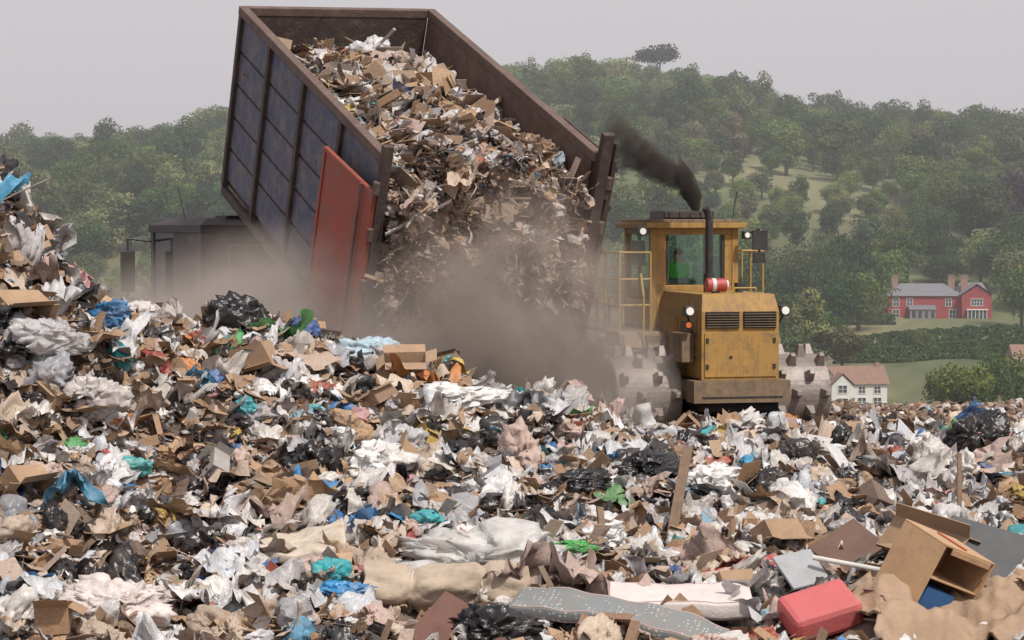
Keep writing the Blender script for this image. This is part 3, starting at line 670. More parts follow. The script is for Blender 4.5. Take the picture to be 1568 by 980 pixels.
# ------------------------------------------------------------------ volumes: dust, exhaust smoke, valley haze
def volmat(name,build):
    m=bpy.data.materials.new(name); m.use_nodes=True; nt=m.node_tree; nt.nodes.clear()
    o=N(nt,'ShaderNodeOutputMaterial'); v=N(nt,'ShaderNodeVolumePrincipled'); build(nt,v); nt.links.new(v.outputs[0],o.inputs['Volume']); return m
def mathn(nt,op,a,b_):
    n=N(nt,'ShaderNodeMath',operation=op)
    for i,v in ((0,a),(1,b_)):
        if isinstance(v,bpy.types.NodeSocket): nt.links.new(v,n.inputs[i])
        else: n.inputs[i].default_value=v
    return n.outputs[0]
def dustb(dens,col,ns,lo,hi,base=.08):
    def f(nt,v):
        tc=N(nt,'ShaderNodeTexCoord'); ln=N(nt,'ShaderNodeVectorMath',operation='LENGTH'); nt.links.new(tc.outputs['Object'],ln.inputs[0])
        fall=ramp(nt,ln.outputs['Value'],.25,.98,1,0); fall=mathn(nt,'POWER',fall,1.3)
        g=N(nt,'ShaderNodeNewGeometry')
        nz=ramp(nt,noise(nt,ns,5,.6,g.outputs['Position']),lo,hi,base,1)
        d=mathn(nt,'MULTIPLY',fall,mathn(nt,'MULTIPLY',nz,dens))
        nt.links.new(d,v.inputs['Density']); v.inputs['Color'].default_value=(*col,1)
    return f
def ell(name,loc,sc,mat,rot=(0,0,0)):
    V,F=ICO[3]; ob=make_mesh(name,V,F,None,mat,True); ob.location=loc; ob.scale=sc; ob.rotation_euler=rot; return ob
ell("dust_cloud",(-3.0,38.3,.95),(6.1,4.9,2.85),volmat("dust",dustb(1.9,(.98,.86,.77),.5,.39,.65,.13)))
ell("dust_cloud",(.0,35.6,1.4),(2.7,1.6,3.2),volmat("brown_dust",dustb(2.3,(.90,.74,.62),.8,.40,.63,.05)),(0,D2R(10),0))
sp=[((3.28,40.55,3.76),.07),((3.24,40.6,4.0),.16),((3.08,40.65,4.25),.24),((2.8,40.75,4.5),.32),((2.45,40.85,4.72),.40),((2.1,40.9,4.95),.48),((1.6,40.95,5.2),.56)]
V=[];F=[];n=16
for i,((x,y,z),r) in enumerate(sp):
    p=Vector((x,y,z)); q=Vector(sp[min(i+1,len(sp)-1)][0])-Vector(sp[max(i-1,0)][0]); q.normalize(); e1=Vector((0,1,0)); e2=q.cross(e1).normalized()
    for k_ in range(n):
        th=2*math.pi*k_/n; V.append((p+(e1*math.cos(th)+e2*math.sin(th))*r)[:])
for i in range(len(sp)-1):
    for k_ in range(n): F.append((i*n+k_,i*n+(k_+1)%n,(i+1)*n+(k_+1)%n,(i+1)*n+k_))
F.append(tuple(range(n-1,-1,-1))); F.append(tuple(range((len(sp)-1)*n,len(sp)*n)))
me=bpy.data.meshes.new("exhaust_smoke"); me.from_pydata(V,[],F); me.update()
bm=bmesh.new(); bm.from_mesh(me); bmesh.ops.recalc_face_normals(bm,faces=bm.faces); bm.to_mesh(me); bm.free()
ob=bpy.data.objects.new("exhaust_smoke",me); scene.collection.objects.link(ob)
def smk(nt,v):
    g=N(nt,'ShaderNodeNewGeometry'); sx=N(nt,'ShaderNodeSeparateXYZ'); nt.links.new(g.outputs['Position'],sx.inputs[0])
    X_,Y_,Z_=sx.outputs[0],sx.outputs[1],sx.outputs[2]
    fade=mathn(nt,'POWER',ramp(nt,X_,1.55,3.05,0.0,1),1.15)
    zc=ramp(nt,X_,1.6,3.05,5.22,4.28); dz=mathn(nt,'MULTIPLY',mathn(nt,'SUBTRACT',Z_,zc),.83)
    dy=mathn(nt,'SUBTRACT',Y_,40.8); d2=mathn(nt,'ADD',mathn(nt,'MULTIPLY',dz,dz),mathn(nt,'MULTIPLY',dy,dy))
    rr=ramp(nt,X_,1.6,3.05,.50,.22); q=mathn(nt,'DIVIDE',d2,mathn(nt,'MULTIPLY',rr,rr))
    nz0=noise(nt,4.0,6,.7,g.outputs['Position'])
    q=mathn(nt,'ADD',q,ramp(nt,nz0,.3,.7,.7,-.6)); edge=ramp(nt,q,.2,1.0,1,0)
    near=ramp(nt,X_,2.95,3.12,0,1); edge=mathn(nt,'MAXIMUM',edge,near)
    nz=ramp(nt,noise(nt,5.0,5,.65,g.outputs['Position']),.38,.62,.2,1)
    d=mathn(nt,'MULTIPLY',mathn(nt,'MULTIPLY',fade,mathn(nt,'MULTIPLY',nz,edge)),26.0); nt.links.new(d,v.inputs['Density']); v.inputs['Color'].default_value=(.16,.135,.125,1)
me.materials.append(volmat("black_smoke",smk))
def hz(nt,v): v.inputs['Density'].default_value=.00040; v.inputs['Color'].default_value=(.96,.98,1.0,1)
k=B(); k.box(-900,900,110,1500,-60,170,volmat("valley_haze",hz)); k.obj("haze")
# ------------------------------------------------------------------ trees
def folmat():
    m,nt,p=newmat("foliage"); a=N(nt,'ShaderNodeAttribute',attribute_name='Col'); oi=N(nt,'ShaderNodeObjectInfo')
    col=mixc(nt,1.0,a.outputs['Color'],oi.outputs['Color'],'MULTIPLY')
    nt.links.new(col,p.inputs['Base Color']); p.inputs['Roughness'].default_value=.75; p.inputs['Specular IOR Level'].default_value=.2
    tl=N(nt,'ShaderNodeBsdfTranslucent'); nt.links.new(col,tl.inputs[0]); ms=N(nt,'ShaderNodeMixShader'); ms.inputs[0].default_value=.3
    nt.links.new(p.outputs[0],ms.inputs[1]); nt.links.new(tl.outputs[0],ms.inputs[2]); nt.links.new(ms.outputs[0],nt.nodes['Material Output'].inputs[0])
    return m
mFol=folmat(); 
def leafquads(P,Nrm,size,col,r):
    k=len(P); Nn=Nrm+r.normal(0,.5,(k,3)); Nn/=np.linalg.norm(Nn,axis=1)[:,None]+1e-9
    t=np.cross(Nn,r.normal(size=(k,3))); t/=np.linalg.norm(t,axis=1)[:,None]+1e-9; b_=np.cross(Nn,t)
    s=(size*r.uniform(.6,1.3,k))[:,None]
    V=np.stack([P-t*s-b_*s*.6,P+t*s*.8-b_*s,P+t*s+b_*s*.7,P-t*s*.7+b_*s],1).reshape(-1,3)
    F=np.arange(k*4).reshape(k,4); C=np.repeat(col,4,0); return V,F,C
def treemesh(name,seed,h=10,wd=8,nl=30,ql=85,leaf=.24,shape='round',cb=.22,lz=.8):
    r=np.random.default_rng(seed); Vs=[];Fs=[];Cs=[];n=0
    def add(V,F,C):
        nonlocal n; Vs.append(V);Fs.append(F+n);Cs.append(C);n+=len(V)
    c0=np.array([0,0,h*(1+cb)/2]); rad=np.array([wd/2,wd/2,h*(1-cb)/2])
    def limb(p0,p1,r0,r1):
        d=Vector(p1)-Vector(p0); d.normalize(); a=d.orthogonal().normalized(); b_=d.cross(a); m=6; vs=[]
        for p,rr in((p0,r0),(p1,r1)):
            for i in range(m):
                th=6.283*i/m; q=Vector(p)+a*math.cos(th)*rr+b_*math.sin(th)*rr; vs.append(q[:])
        add(np.array(vs),np.array([(i,(i+1)%m,m+(i+1)%m,m+i) for i in range(m)]),np.tile([.9,.7,.6,1],(2*m,1)))
    tr=h*.022+.06; limb((0,0,-.5),(0,0,h*.35),tr*1.3,tr); limb((0,0,h*.35),(r.normal()*.3,r.normal()*.3,h*.8),tr,tr*.3)
    for i in range(nl):
        d=r.normal(size=3); d/=np.linalg.norm(d)
        if shape=='umbrella': d[2]=abs(d[2])
        u=r.uniform(.3,.86); cpt=c0+d*rad*u
        lr=r.uniform(.13,.25)*wd*np.array([1,1,lz])
        if i<9: limb((0,0,h*r.uniform(.25,.5)),tuple(cpt),tr*.5,tr*.15)
        q=ql; dd=r.normal(size=(q,3)); dd[:,2]+=.25; dd/=np.linalg.norm(dd,axis=1)[:,None]
        P=cpt+dd*lr*(1+r.normal(0,.14,(q,1)))
        br=r.uniform(.6,1.4); hue=r.uniform(-.12,.12)
        C=np.tile([br*(1+hue),br,br*(1-hue),1],(q,1)); C[:,:3]*=r.uniform(.75,1.25,(q,1))
        add(*leafquads(P,dd,leaf,C,r))
    ob=make_mesh(name,np.concatenate(Vs),np.concatenate(Fs),np.concatenate(Cs),mFol,False,nper=4); me=ob.data; bpy.data.objects.remove(ob); return me
TM=[treemesh("tree_form_%d"%i,40+i,h=10,wd=random.uniform(7.5,10.5),nl=random.randint(28,40),ql=110,leaf=.17) for i in range(8)]
TM+=[treemesh("tree_tall_%d"%i,60+i,h=12,wd=6.5,nl=30,ql=110,cb=.12,leaf=.17) for i in range(4)]
GC=[(.07,.12,.028),(.10,.16,.035),(.05,.095,.03),(.145,.195,.045),(.125,.145,.06),(.04,.075,.028),(.18,.205,.085),(.085,.12,.05),(.15,.135,.08),(.05,.09,.04)]
wood=empty("hillside_woodland")
def tree(x,y,s,me,col,name="tree",parent=None,sz=1.0):
    ob=bpy.data.objects.new(name,me); scene.collection.objects.link(ob); ob.location=(x,y,float(H(x,y))-.3)
    ob.rotation_euler=(0,0,random.uniform(0,6.28)); ob.scale=(s*random.uniform(.9,1.15),s*random.uniform(.9,1.15),s*sz); ob.color=(*col,1)
    if parent: ob.parent=parent
    return ob
def pxx(x,y): return 784+x*3484/y
grid={}
def okpos(x,y,dmin):
    gx,gy=int(x//8),int(y//8)
    for i in range(gx-2,gx+3):
        for j in range(gy-2,gy+3):
            for (a,b2) in grid.get((i,j),()):
                if (a-x)**2+(b2-y)**2<dmin*dmin: return False
    grid.setdefault((gx,gy),[]).append((x,y)); return True
cnt=0; tries=0
while cnt<1550 and tries<32000:
    tries+=1
    y=random.uniform(455,905); x=random.uniform(-.285,.285)*y
    p=pxx(x,y)
    if 44<x<92 and 552+.35*(92-x)<y<606+.35*(92-x): 
        if random.random()>.05: continue
    if y<486 and 1320<p<1560: continue
    if 455<y<560 and p<330 and random.random()<.7: continue
    if not okpos(x,y,7.3): continue
    fnv=float(fn(x,y,60,81)); ci=int(np.clip(fnv*1.2+random.gauss(0,2.8)+3.8,0,9.99)); col=GC[ci]
    br=random.uniform(.75,1.25); col=tuple(c_*br for c_ in col)
    s=random.choice([.75,.95,1.1,1.25,1.5])*random.uniform(.9,1.1)
    if 512<y<590 and 40<x<96: s=min(s,random.uniform(.6,.85))
    tree(x,y,s,random.choice(TM),col,"woodland_tree",wood,random.uniform(.85,1.15)); cnt+=1
vall=empty("valley_trees")
for (p,y,s,ci) in [(1210,330,1.0,4),(1235,350,1.15,6),(1250,380,1.0,0),(1285,420,1.1,2),(1315,430,1.2,1),(1345,470,1.2,3),(1480,285,.85,3),(1450,300,.7,1),(1510,292,.9,1),(1555,300,.8,3),(1535,480,1.3,2),(1565,430,1.2,1),(1555,500,1.3,5),
   (1225,430,1.3,5),(1260,455,1.3,2),(1180,440,1.2,5),(1200,400,1.1,0),(1150,430,1.3,2),(1100,440,1.4,5),(1050,440,1.3,2),(1000,430,1.3,0),(960,440,1.2,2),(1415,400,.42,3),(1390,405,.35,1),(1290,350,.8,4),(1240,310,.7,0),
   (1290,470,1.4,2),(1330,500,1.3,7),(20,470,1.3,2),(70,480,1.2,5),(140,500,1.3,2),(120,430,1.0,6),(60,420,.9,6),(180,450,.8,3),(230,470,1.1,0),(300,480,1.2,5),(-20,450,1.2,0),(340,470,1.3,2),(15,400,.9,2),(200,520,1.2,5),(260,520,1.3,2)]:
    tree((p-784)*y/3484,y,s,random.choice(TM),tuple(c_*random.uniform(.85,1.1) for c_ in GC[ci]),"valley_tree",vall)
me=treemesh("copper_form",90,h=12,wd=13,nl=44,ql=110,leaf=.25)
for (p,y,s) in ((1500,520,1.1),(1550,530,1.25)): tree((p-784)*y/3484,y,s,me,(.05,.032,.042),"copper_beech_tree")
tree((1052-784)*545/3484,548,.8,TM[1],(.42,.44,.33),"blossom_tree")
me=treemesh("pine_form",91,h=13,wd=11,nl=26,ql=90,leaf=.24,shape='umbrella',cb=.62,lz=.5)
tree((1005-784)*850/3484,850,1.6,me,(.03,.045,.028),"pine_tree")
def hedge(name,pts,wd,hh,col):
    r=np.random.default_rng(5); P=[];Nn=[]
    for (x0,y0),(x1,y1) in zip(pts[:-1],pts[1:]):
        L=math.hypot(x1-x0,y1-y0); k=int(L*150); t=r.uniform(0,1,k); x=x0+(x1-x0)*t; y=y0+(y1-y0)*t; th=r.uniform(-.3,3.44,k)
        P.append(np.stack([x+0*th,y-np.cos(th)*wd/2,H(x,y)+np.clip(np.sin(th)*1.3,0,1)*hh*(1+.05*fn(x,y,3,6))+r.normal(0,.08,k)],1)); Nn.append(np.stack([0*th,-np.cos(th),np.sin(th)],1))
    P=np.concatenate(P);Nn=np.concatenate(Nn); C=np.tile([1,1,1,1.0],(len(P),1)); C[:,:3]*=r.uniform(.7,1.3,(len(P),1))
    V,F,C=leafquads(P,Nn,.24,C,r); ob=make_mesh(name,V,F,C,mFol,False,nper=4); ob.color=(*col,1)
hedge("hedge",[(58,402),(75,404),(105,404)],2.5,3.0,(.045,.085,.025))
hedge("hedge",[(52,366),(66,367),(88,366)],2,2.6,(.06,.105,.03))
hedge("hedge",[(50,452),(66,444),(74,440)],2,1.8,(.07,.115,.035))
mStone=M("dry_stone",(.38,.31,.24),(.27,.22,.18),None,1.5,.9,bump=.5)
k=B()
pts=[(54,392),(64,390),(74,386),(82,372),(88,352)]
for (x0,y0),(x1,y1) in zip(pts[:-1],pts[1:]):
    for t in range(4):
        xa=x0+(x1-x0)*t/4; ya=y0+(y1-y0)*t/4; xb=x0+(x1-x0)*(t+1)/4; yb=y0+(y1-y0)*(t+1)/4
        za=float(H(xa,ya));zb=float(H(xb,yb))
        k.add([(xa,ya-.25,za-.5),(xb,yb-.25,zb-.5),(xb,yb+.25,zb-.5),(xa,ya+.25,za-.5),(xa,ya-.2,za+1.2),(xb,yb-.2,zb+1.2),(xb,yb+.2,zb+1.2),(xa,ya+.2,za+1.2)],[(0,3,2,1),(4,5,6,7),(0,1,5,4),(2,3,7,6),(0,4,7,3),(1,2,6,5)],mStone)
k.obj("stone_wall")
# ------------------------------------------------------------------ houses
mSlate=M("slate_roof",(.20,.19,.21),(.15,.145,.16),None,2,.7); mTile=M("clay_tile_roof",(.28,.16,.12),(.21,.13,.10),None,2,.8)
mRedW=M("red_render",(.36,.06,.065),(.29,.055,.06),None,1,.85,bump=.05); mWhW=M("white_render",(.74,.73,.69),(.66,.65,.61),None,1,.85,bump=.05); mGreyW=M("grey_glazing",(.3,.27,.27),(.22,.2,.2),None,1,.5,bump=.05)
mWin=M("window_glass",(.05,.055,.06),(.09,.1,.11),None,.6,.15,bump=0); mFr=M("window_frame",(.75,.75,.73),(.7,.7,.67),None,2,.6,bump=0)
mBrick=M("chimney_brick",(.35,.22,.17),(.27,.17,.13),None,3,.9)
def gable(k,x0,x1,y0,y1,z,rh,roof,wall,axis='x',ov=.35,hip=0):
    if axis=='x':
        ym=(y0+y1)/2
        k.add([(x0-ov,y0-ov,z),(x1+ov,y0-ov,z),(x1+ov-hip,ym,z+rh),(x0-ov+hip,ym,z+rh),(x0-ov,y1+ov,z),(x1+ov,y1+ov,z)],[(0,1,2,3),(3,2,5,4),(0,3,4),(1,5,2),(0,4,5,1)],roof)
        if not hip:
            for x in (x0,x1): k.add([(x-.02,y0,z-.01),(x-.02,y1,z-.01),(x-.02,ym,z+rh*.88),(x+.02,y0,z-.01),(x+.02,y1,z-.01),(x+.02,ym,z+rh*.88)],[(0,1,2),(3,5,4),(0,2,5,3),(1,4,5,2)],wall)
    else:
        xm=(x0+x1)/2
        k.add([(x0-ov,y0-ov,z),(x0-ov,y1,z),(xm,y1,z+rh),(xm,y0-ov,z+rh),(x1+ov,y0-ov,z),(x1+ov,y1,z)],[(0,1,2,3),(3,2,5,4),(1,5,2)],roof)
        k.add([(x0,y0-.02,z-.01),(x1,y0-.02,z-.01),(xm,y0-.02,z+rh*.86),(x0,y0+.02,z-.01),(x1,y0+.02,z-.01),(xm,y0+.02,z+rh*.86)],[(0,1,2),(3,5,4),(0,2,5,3),(1,4,5,2)],wall)
def win(k,x,z,w0,h0,y,mull=1):
    k.box(x-w0/2,x+w0/2,y-.03,y-.002,z,z+h0,mWin); t=.09
    k.box(x-w0/2-t,x+w0/2+t,y-.09,y-.032,z-t,z,mFr); k.box(x-w0/2-t,x+w0/2+t,y-.09,y-.032,z+h0,z+h0+t,mFr)
    k.box(x-w0/2-t,x-w0/2,y-.09,y-.032,z,z+h0,mFr); k.box(x+w0/2,x+w0/2+t,y-.09,y-.032,z,z+h0,mFr)
    for i in range(mull): xx=x-w0/2+w0*(i+1)/(mull+1); k.box(xx-.035,xx+.035,y-.08,y-.034,z,z+h0,mFr)
    k.box(x-w0/2,x+w0/2,y-.078,y-.036,z+h0*.5-.03,z+h0*.5+.03,mFr)
hx,hy=84.9,452; hz_=float(H(hx,hy))-.4
e=empty("red_brick_house",Matrix.Translation((hx,hy,hz_))@Matrix.Rotation(D2R(-4),4,'Z'))
k=B(); k.box(-10,4.2,0,9,-2,5.0,mRedW); k.box(4.2,10,-2.2,8,-2,5.3,mRedW); w1=k.obj("walls",None); w1.parent=e
k=B(); gable(k,-10,4.2,0,9,5.0,2.4,mSlate,mRedW,'x',.4,hip=3.2); gable(k,4.2,10,-2.2,5.5,5.3,2.2,mSlate,mRedW,'y'); gable(k,3.8,10,3,8,5.3,2.3,mSlate,mRedW,'x',.3,hip=1.2); r1=k.obj("roof",None); r1.parent=e
k=B()
for x in (-8.5,-5.8,1.8): win(k,x,3.0,1.1,1.5,0)
for x in (-8.5,2.6): win(k,x,.6,1.2,1.7,0)
win(k,7.1,3.2,2.2,1.3,-2.2,3); k.obj("windows",None).parent=e
k=B(); k.box(5.2,9.0,-3.0,-2.25,-1,.6,mRedW); k.box(5.2,9.0,-3.0,-2.3,.603,2.3,mWin)
for x in np.linspace(5.2,8.9,6): k.box(x,x+.12,-3.06,-3.003,.6,2.3,mFr)
k.box(5.0,9.2,-3.2,-2.25,2.303,2.5,mFr); 
k.box(-6,-1.0,-2.6,-.003,-1,2.4,mGreyW); k.add([(-6.2,-2.8,2.403),(-.8,-2.8,2.403),(-.8,-.003,3.2),(-6.2,-.003,3.2)],[(0,1,2,3)],mSlate)
for x in np.linspace(-5.6,-1.9,4): k.box(x,x+.7,-2.63,-2.603,.7,2.1,mWin)
k.obj("bay_and_conservatory",None).parent=e
k=B()
for x,y in ((-9,4.5),(2.2,4.5),(4.6,3.0)):
    k.box(x,x+1.3,y-.4,y+.4,5.8,8.6,mBrick); k.box(x-.1,x+1.4,y-.5,y+.5,8.603,8.8,mBrick)
    for dx in (.25,.65,1.05): k.cyl((x+dx,y,8.8),(x+dx,y,9.2),.13,mTile,n=8)
k.obj("chimneys",None).parent=e
hx,hy=48.1,316; hz_=float(H(hx,hy))-.6
e=empty("white_cottage",Matrix.Translation((hx,hy,hz_))@Matrix.Rotation(D2R(6),4,'Z'))
k=B(); k.box(-4,4.2,0,6,-2,3.5,mWhW); k.box(-4.0,-.9,-1.2,-.002,-2,3.4,mWhW); k.obj("walls",None).parent=e
k=B(); gable(k,-4,4.2,0,6,3.5,2.4,mTile,mWhW,'x'); gable(k,-4.0,-.9,-1.2,2.6,3.4,1.7,mTile,mWhW,'y',.25); k.obj("roof",None).parent=e
k=B(); win(k,-2.45,2.4,1.2,1.0,-1.2,1); win(k,-2.45,.5,1.5,1.1,-1.2,1)
for x in (.6,2.8): win(k,x,2.25,.9,.9,0); win(k,x,.5,1.1,1.1,0)
k.obj("windows",None).parent=e
k=B(); k.box(3.2,3.9,2.7,3.4,4.3,6.3,mBrick); k.obj("chimney",None).parent=e
hx,hy=78,345; hz_=float(H(hx,hy))
e=empty("white_cottage",Matrix.Translation((hx,hy,hz_)))
k=B(); k.box(-1.5,6,0,6,-2,3.4,mWhW); k.obj("walls",None).parent=e
k=B(); gable(k,-1.5,6,0,6,3.4,2.4,mTile,mWhW,'x'); k.obj("roof",None).parent=e
k=B(); win(k,0,1.2,1,1.1,0); win(k,3,1.2,1,1.1,0); k.obj("windows",None).parent=e
# ------------------------------------------------------------------ distinct discarded objects in the foreground
mMat=M("mattress_ticking",(.70,.63,.60),(.62,.55,.52),(.45,.36,.30),4,.9,amt=.15,bump=.3)
mPipe=M("mattress_piping",(.50,.38,.34),(.42,.31,.28),None,4,.9)
def dots():
    m,nt,p=newmat("grey_spotted_ticking"); tc=N(nt,'ShaderNodeTexCoord'); v=N(nt,'ShaderNodeTexVoronoi'); v.inputs['Scale'].default_value=17; v.inputs['Randomness'].default_value=.45
    nt.links.new(tc.outputs['Object'],v.inputs['Vector']); f=ramp(nt,v.outputs['Distance'],.15,.26,1,0)
    c_=mixc(nt,f,(.20,.215,.22),(.55,.55,.53)); f2=ramp(nt,noise(nt,4,7,.7),.45,.7,0,.6); nt.links.new(mixc(nt,f2,c_,(.25,.2,.16)),p.inputs['Base Color']); p.inputs['Roughness'].default_value=.9; return m
mDots=dots()
def cushion(name,L,Wd,T,mat,MX,bend=0,nx=60,seed=0,lump=.02,quilt=0,pipe=None,power=5):
    g=B(); vs=[];fs=[]; n=36
    for i in range(nx+1):
        t=-1+2*i/nx; t=math.copysign(abs(t)**.75,t); sc=(1-abs(t)**(power*3))**(1/(power)) if abs(t)<1 else 0
        for j in range(n):
            th=2*math.pi*j/n; c_,s_=math.cos(th),math.sin(th)
            yy_=math.copysign(abs(c_)**.28,c_)*Wd/2*(.93+.07*sc) ; zz=math.copysign(abs(s_)**.35,s_)*T/2*sc
            if abs(t)>=1: zz=0
            q=quilt*abs(math.sin(t*L*9))*abs(math.sin(yy_*9)) if quilt else 0
            zz*=1+q; x=t*L/2
            zz+=bend*(t*t)-bend*.4+lump*math.sin(x*5+seed)*math.cos(yy_*4+seed)+lump*.5*math.sin(x*13+yy_*9+seed)
            vs.append((x,yy_+.4*lump*math.sin(x*7+seed),zz))
    for i in range(nx):
        for j in range(n): fs.append((i*n+j,i*n+(j+1)%n,(i+1)*n+(j+1)%n,(i+1)*n+j))
    g.add(vs,fs,mat); 
    if pipe:
        for j0 in (4,n//2-4,n//2+4,n-4):
            for i in range(2,nx-2): g.cyl(vs[i*n+j0],vs[(i+1)*n+j0],.009,pipe,n=6,cap=False)
    return g.obj(name,None,MX,0,True)
def TR(x,y,dz,rz=0,rx=0,ry=0,base=None):
    z=float(heap(np.array(x),np.array(y))) if base is None else base
    return Matrix.Translation((x,y,z+dz))@Matrix.Rotation(D2R(rz),4,'Z')@Matrix.Rotation(D2R(ry),4,'Y')@Matrix.Rotation(D2R(rx),4,'X')
cushion("mattress",1.92,.85,.22,mMat,TR(1.75,25.5,.34,-2,6,0),.02,quilt=.10,pipe=mPipe,seed=1,lump=.012)
cushion("spotted_mattress",2.5,.55,.15,mDots,TR(1.2,24.65,.28,-14,14,9),-.12,seed=2,lump=.02,pipe=mPipe)
cushion("foam_mattress",1.1,.8,.16,M("stained_foam",(.60,.53,.44),(.50,.42,.33),(.30,.23,.17),4,.9,amt=.35),TR(-2.55,27.3,.30,5,14,-6),.10,seed=3,lump=.035)
mRV=M("red_vinyl",(.54,.125,.125),(.48,.115,.115),(.40,.17,.14),3,.75,bump=.25,amt=.25)
k=B(); k.box(-.42,.42,-.30,.30,-.17,.15,mRV,top=[(.02,.02),(-.03,.02),(-.03,-.01),(.02,-.03)]); k.obj("red_cushion",None,TR(3.35,24.6,.24,14,24,-14),.07,False)
mCarp=M("beige_carpet",(.40,.28,.19),(.32,.22,.15),(.25,.17,.12),3,.95,amt=.2,bump=.5)
mRoll=M("rolled_canvas",(.50,.40,.31),(.40,.32,.24),(.30,.23,.17),3,.95,amt=.35,bump=.4)
g=B(); nx,n=80,48; vs=[];fs=[]; 
for i in range(nx+1):
    t=i/nx; x=(t-.5)*1.95; tie=min(abs(t-.3),abs(t-.72)); sc=(1-.2*math.exp(-(tie/.03)**2))*(1 if 0<i<nx else .02)
    for j in range(n):
        th=2*math.pi*j/n; r0=.30*sc*(1+.10*math.sin(3*th+x*3)+.06*math.sin(7*th-x*6)+.05*abs(math.sin(6*th+x*9))+.04*abs(math.sin(11*th-x*17+math.sin(x*9)*2))); vs.append((x+.03*math.sin(th*3),r0*1.2*math.cos(th),r0*.85*math.sin(th)+.06*math.sin(x*2.5)))
for i in range(nx):
    for j in range(n): fs.append((i*n+j,i*n+(j+1)%n,(i+1)*n+(j+1)%n,(i+1)*n+j))
g.add(vs,fs,mRoll)
for tt in (.3,.72):
    x=(tt-.5)*1.95
    for j in range(16):
        a0,a1=6.283*j/16,6.283*(j+1)/16; g.cyl((x,.31*math.cos(a0),.22*math.sin(a0)+.06*math.sin(x*2.5)),(x,.31*math.cos(a1),.22*math.sin(a1)+.06*math.sin(x*2.5)),.009,mWhiteP,n=6)
g.obj("rolled_canvas_bundle",None,TR(-.75,26.1,.32,-5,0,3),0,True)
def drape(name,cx,cy,wx,wy,rz,mat,seed,off=.12,fold=.08,n=70):
    u,v=np.meshgrid(np.linspace(-1,1,n),np.linspace(-1,1,n),indexing='ij'); c_,s_=math.cos(D2R(rz)),math.sin(D2R(rz))
    ed=1+.10*fn(u*2,v*2,1.2,seed); lx=u*wx/2*ed; ly=v*wy/2*ed; x=cx+lx*c_-ly*s_; y=cy+lx*s_+ly*c_
    z=H(x,y)*.6+.4*float(H(cx,cy))+off+fold*fn(x,y,1.3,seed+1)-fold*1.1*np.abs(fn(x*1.0,y*.45,.8,seed+2))+fold*.22*fn(x,y,.25,seed+3)+fold
    P=np.stack([x,y,z],-1).reshape(-1,3); ob=make_mesh(name,P,gridF(n,n),None,mat,True,nper=4)
    q=ob.modifiers.new('s','SOLIDIFY'); q.thickness=.02; return ob
drape("beige_carpet",4.75,24.6,2.2,2.5,10,mCarp,211,.20,.11)
drape("brown_blanket",-.15,23.9,.5,1.0,20,M("brown_fabric",(.16,.09,.07),(.11,.065,.05),None,4,.95),221,.20,.09,40)
drape("red_lined_fabric",2.75,27.0,.8,.5,0,M("red_cloth",(.45,.09,.07),(.38,.07,.06),(.62,.58,.53),4,.9,amt=.45),231,.20,.06,30)
def film(name,MX,sx,sy,sz,col,rough,alpha,seed):
    V,F=bagP(5,seed); m,nt,p=newmat(name+"_mat"); 
    f2=ramp(nt,noise(nt,4,7,.7),.42,.75,0,.6 if sum(col)>.3 else .12); nt.links.new(mixc(nt,f2,col,(.30,.235,.19)),p.inputs['Base Color']); p.inputs['Roughness'].default_value=rough; p.inputs['Alpha'].default_value=alpha
    b_=N(nt,'ShaderNodeBump'); b_.inputs['Strength'].default_value=.5; b_.inputs['Distance'].default_value=.04; nt.links.new(noise(nt,7,5,.7),b_.inputs['Height']); nt.links.new(b_.outputs[0],p.inputs['Normal'])
    ob=make_mesh(name,V*np.array([sx,sy,sz]),F,None,m,True); ob.matrix_world=MX; return ob
film("plastic_sheeting",TR(-.35,26.9,.35,-8),2.1,.9,.85,(.68,.67,.65),.25,.75,901)
film("blue_plastic_bag",TR(-1.85,25.6,.25,20),.6,.4,.4,(.02,.22,.48),.3,1,911)
film("blue_tarpaulin",TR(-5.35,30.3,.40,-30),.6,.4,.6,(.03,.17,.36),.45,1,921)
film("green_plastic_bag",TR(.75,27.3,.26,0),.5,.3,.22,(.05,.38,.08),.3,1,931)
film("turquoise_plastic_bag",TR(-4.75,27.9,.22,10),.5,.3,.3,(.03,.36,.36),.35,1,941)
film("pale_blue_plastic_sheeting",TR(-2.15,34.0,.35,0),1.2,.6,.9,(.45,.60,.68),.3,.85,951)
film("clear_plastic_sheeting",TR(-5.8,28.6,.5,40),.9,.5,1.1,(.60,.59,.60),.3,.7,961)
film("clear_plastic_sheeting",TR(-5.2,28.4,.5,10),.7,.5,1.0,(.62,.58,.56),.3,.8,962)
for (x,y,dz,rz,sx,sy,sz,sd_) in ((-3.9,33.6,.25,10,.9,.7,1.0,971),(-.2,24.0,.25,10,.8,.7,.7,981),(1.9,31.2,.3,60,.9,.7,.7,982),(-6.5,28.3,.3,60,.8,.7,.9,983),(-2.6,29.6,.2,60,1.0,.7,.7,988),(.9,29.8,.25,20,.8,.6,.6,989),(-.6,30.6,.25,80,.9,.7,.7,990)):
    film("black_refuse_sack",TR(x,y,dz,rz),sx,sy,sz,(.012,.012,.014),.22,1,sd_)
film("white_refuse_sack",TR(-4.3,24.6,.25,0),1.1,.8,.8,(.64,.56,.53),.4,1,984)
film("white_refuse_sack",TR(-.9,32.2,.3,0),1.3,.9,.9,(.70,.69,.68),.3,1,985)
film("white_refuse_sack",TR(2.9,31.3,.3,30),1.0,.9,.8,(.72,.71,.70),.3,1,986)
film("white_refuse_sack",TR(-1.9,30.2,.2,30),1.1,.8,.8,(.72,.71,.70),.3,1,987)
mPly=M("plywood",(.48,.31,.17),(.41,.26,.145),(.32,.19,.11),2.5,.75,amt=.3)
k=B(); a_b,b_b,c_b=.42,.36,.40; t=.025
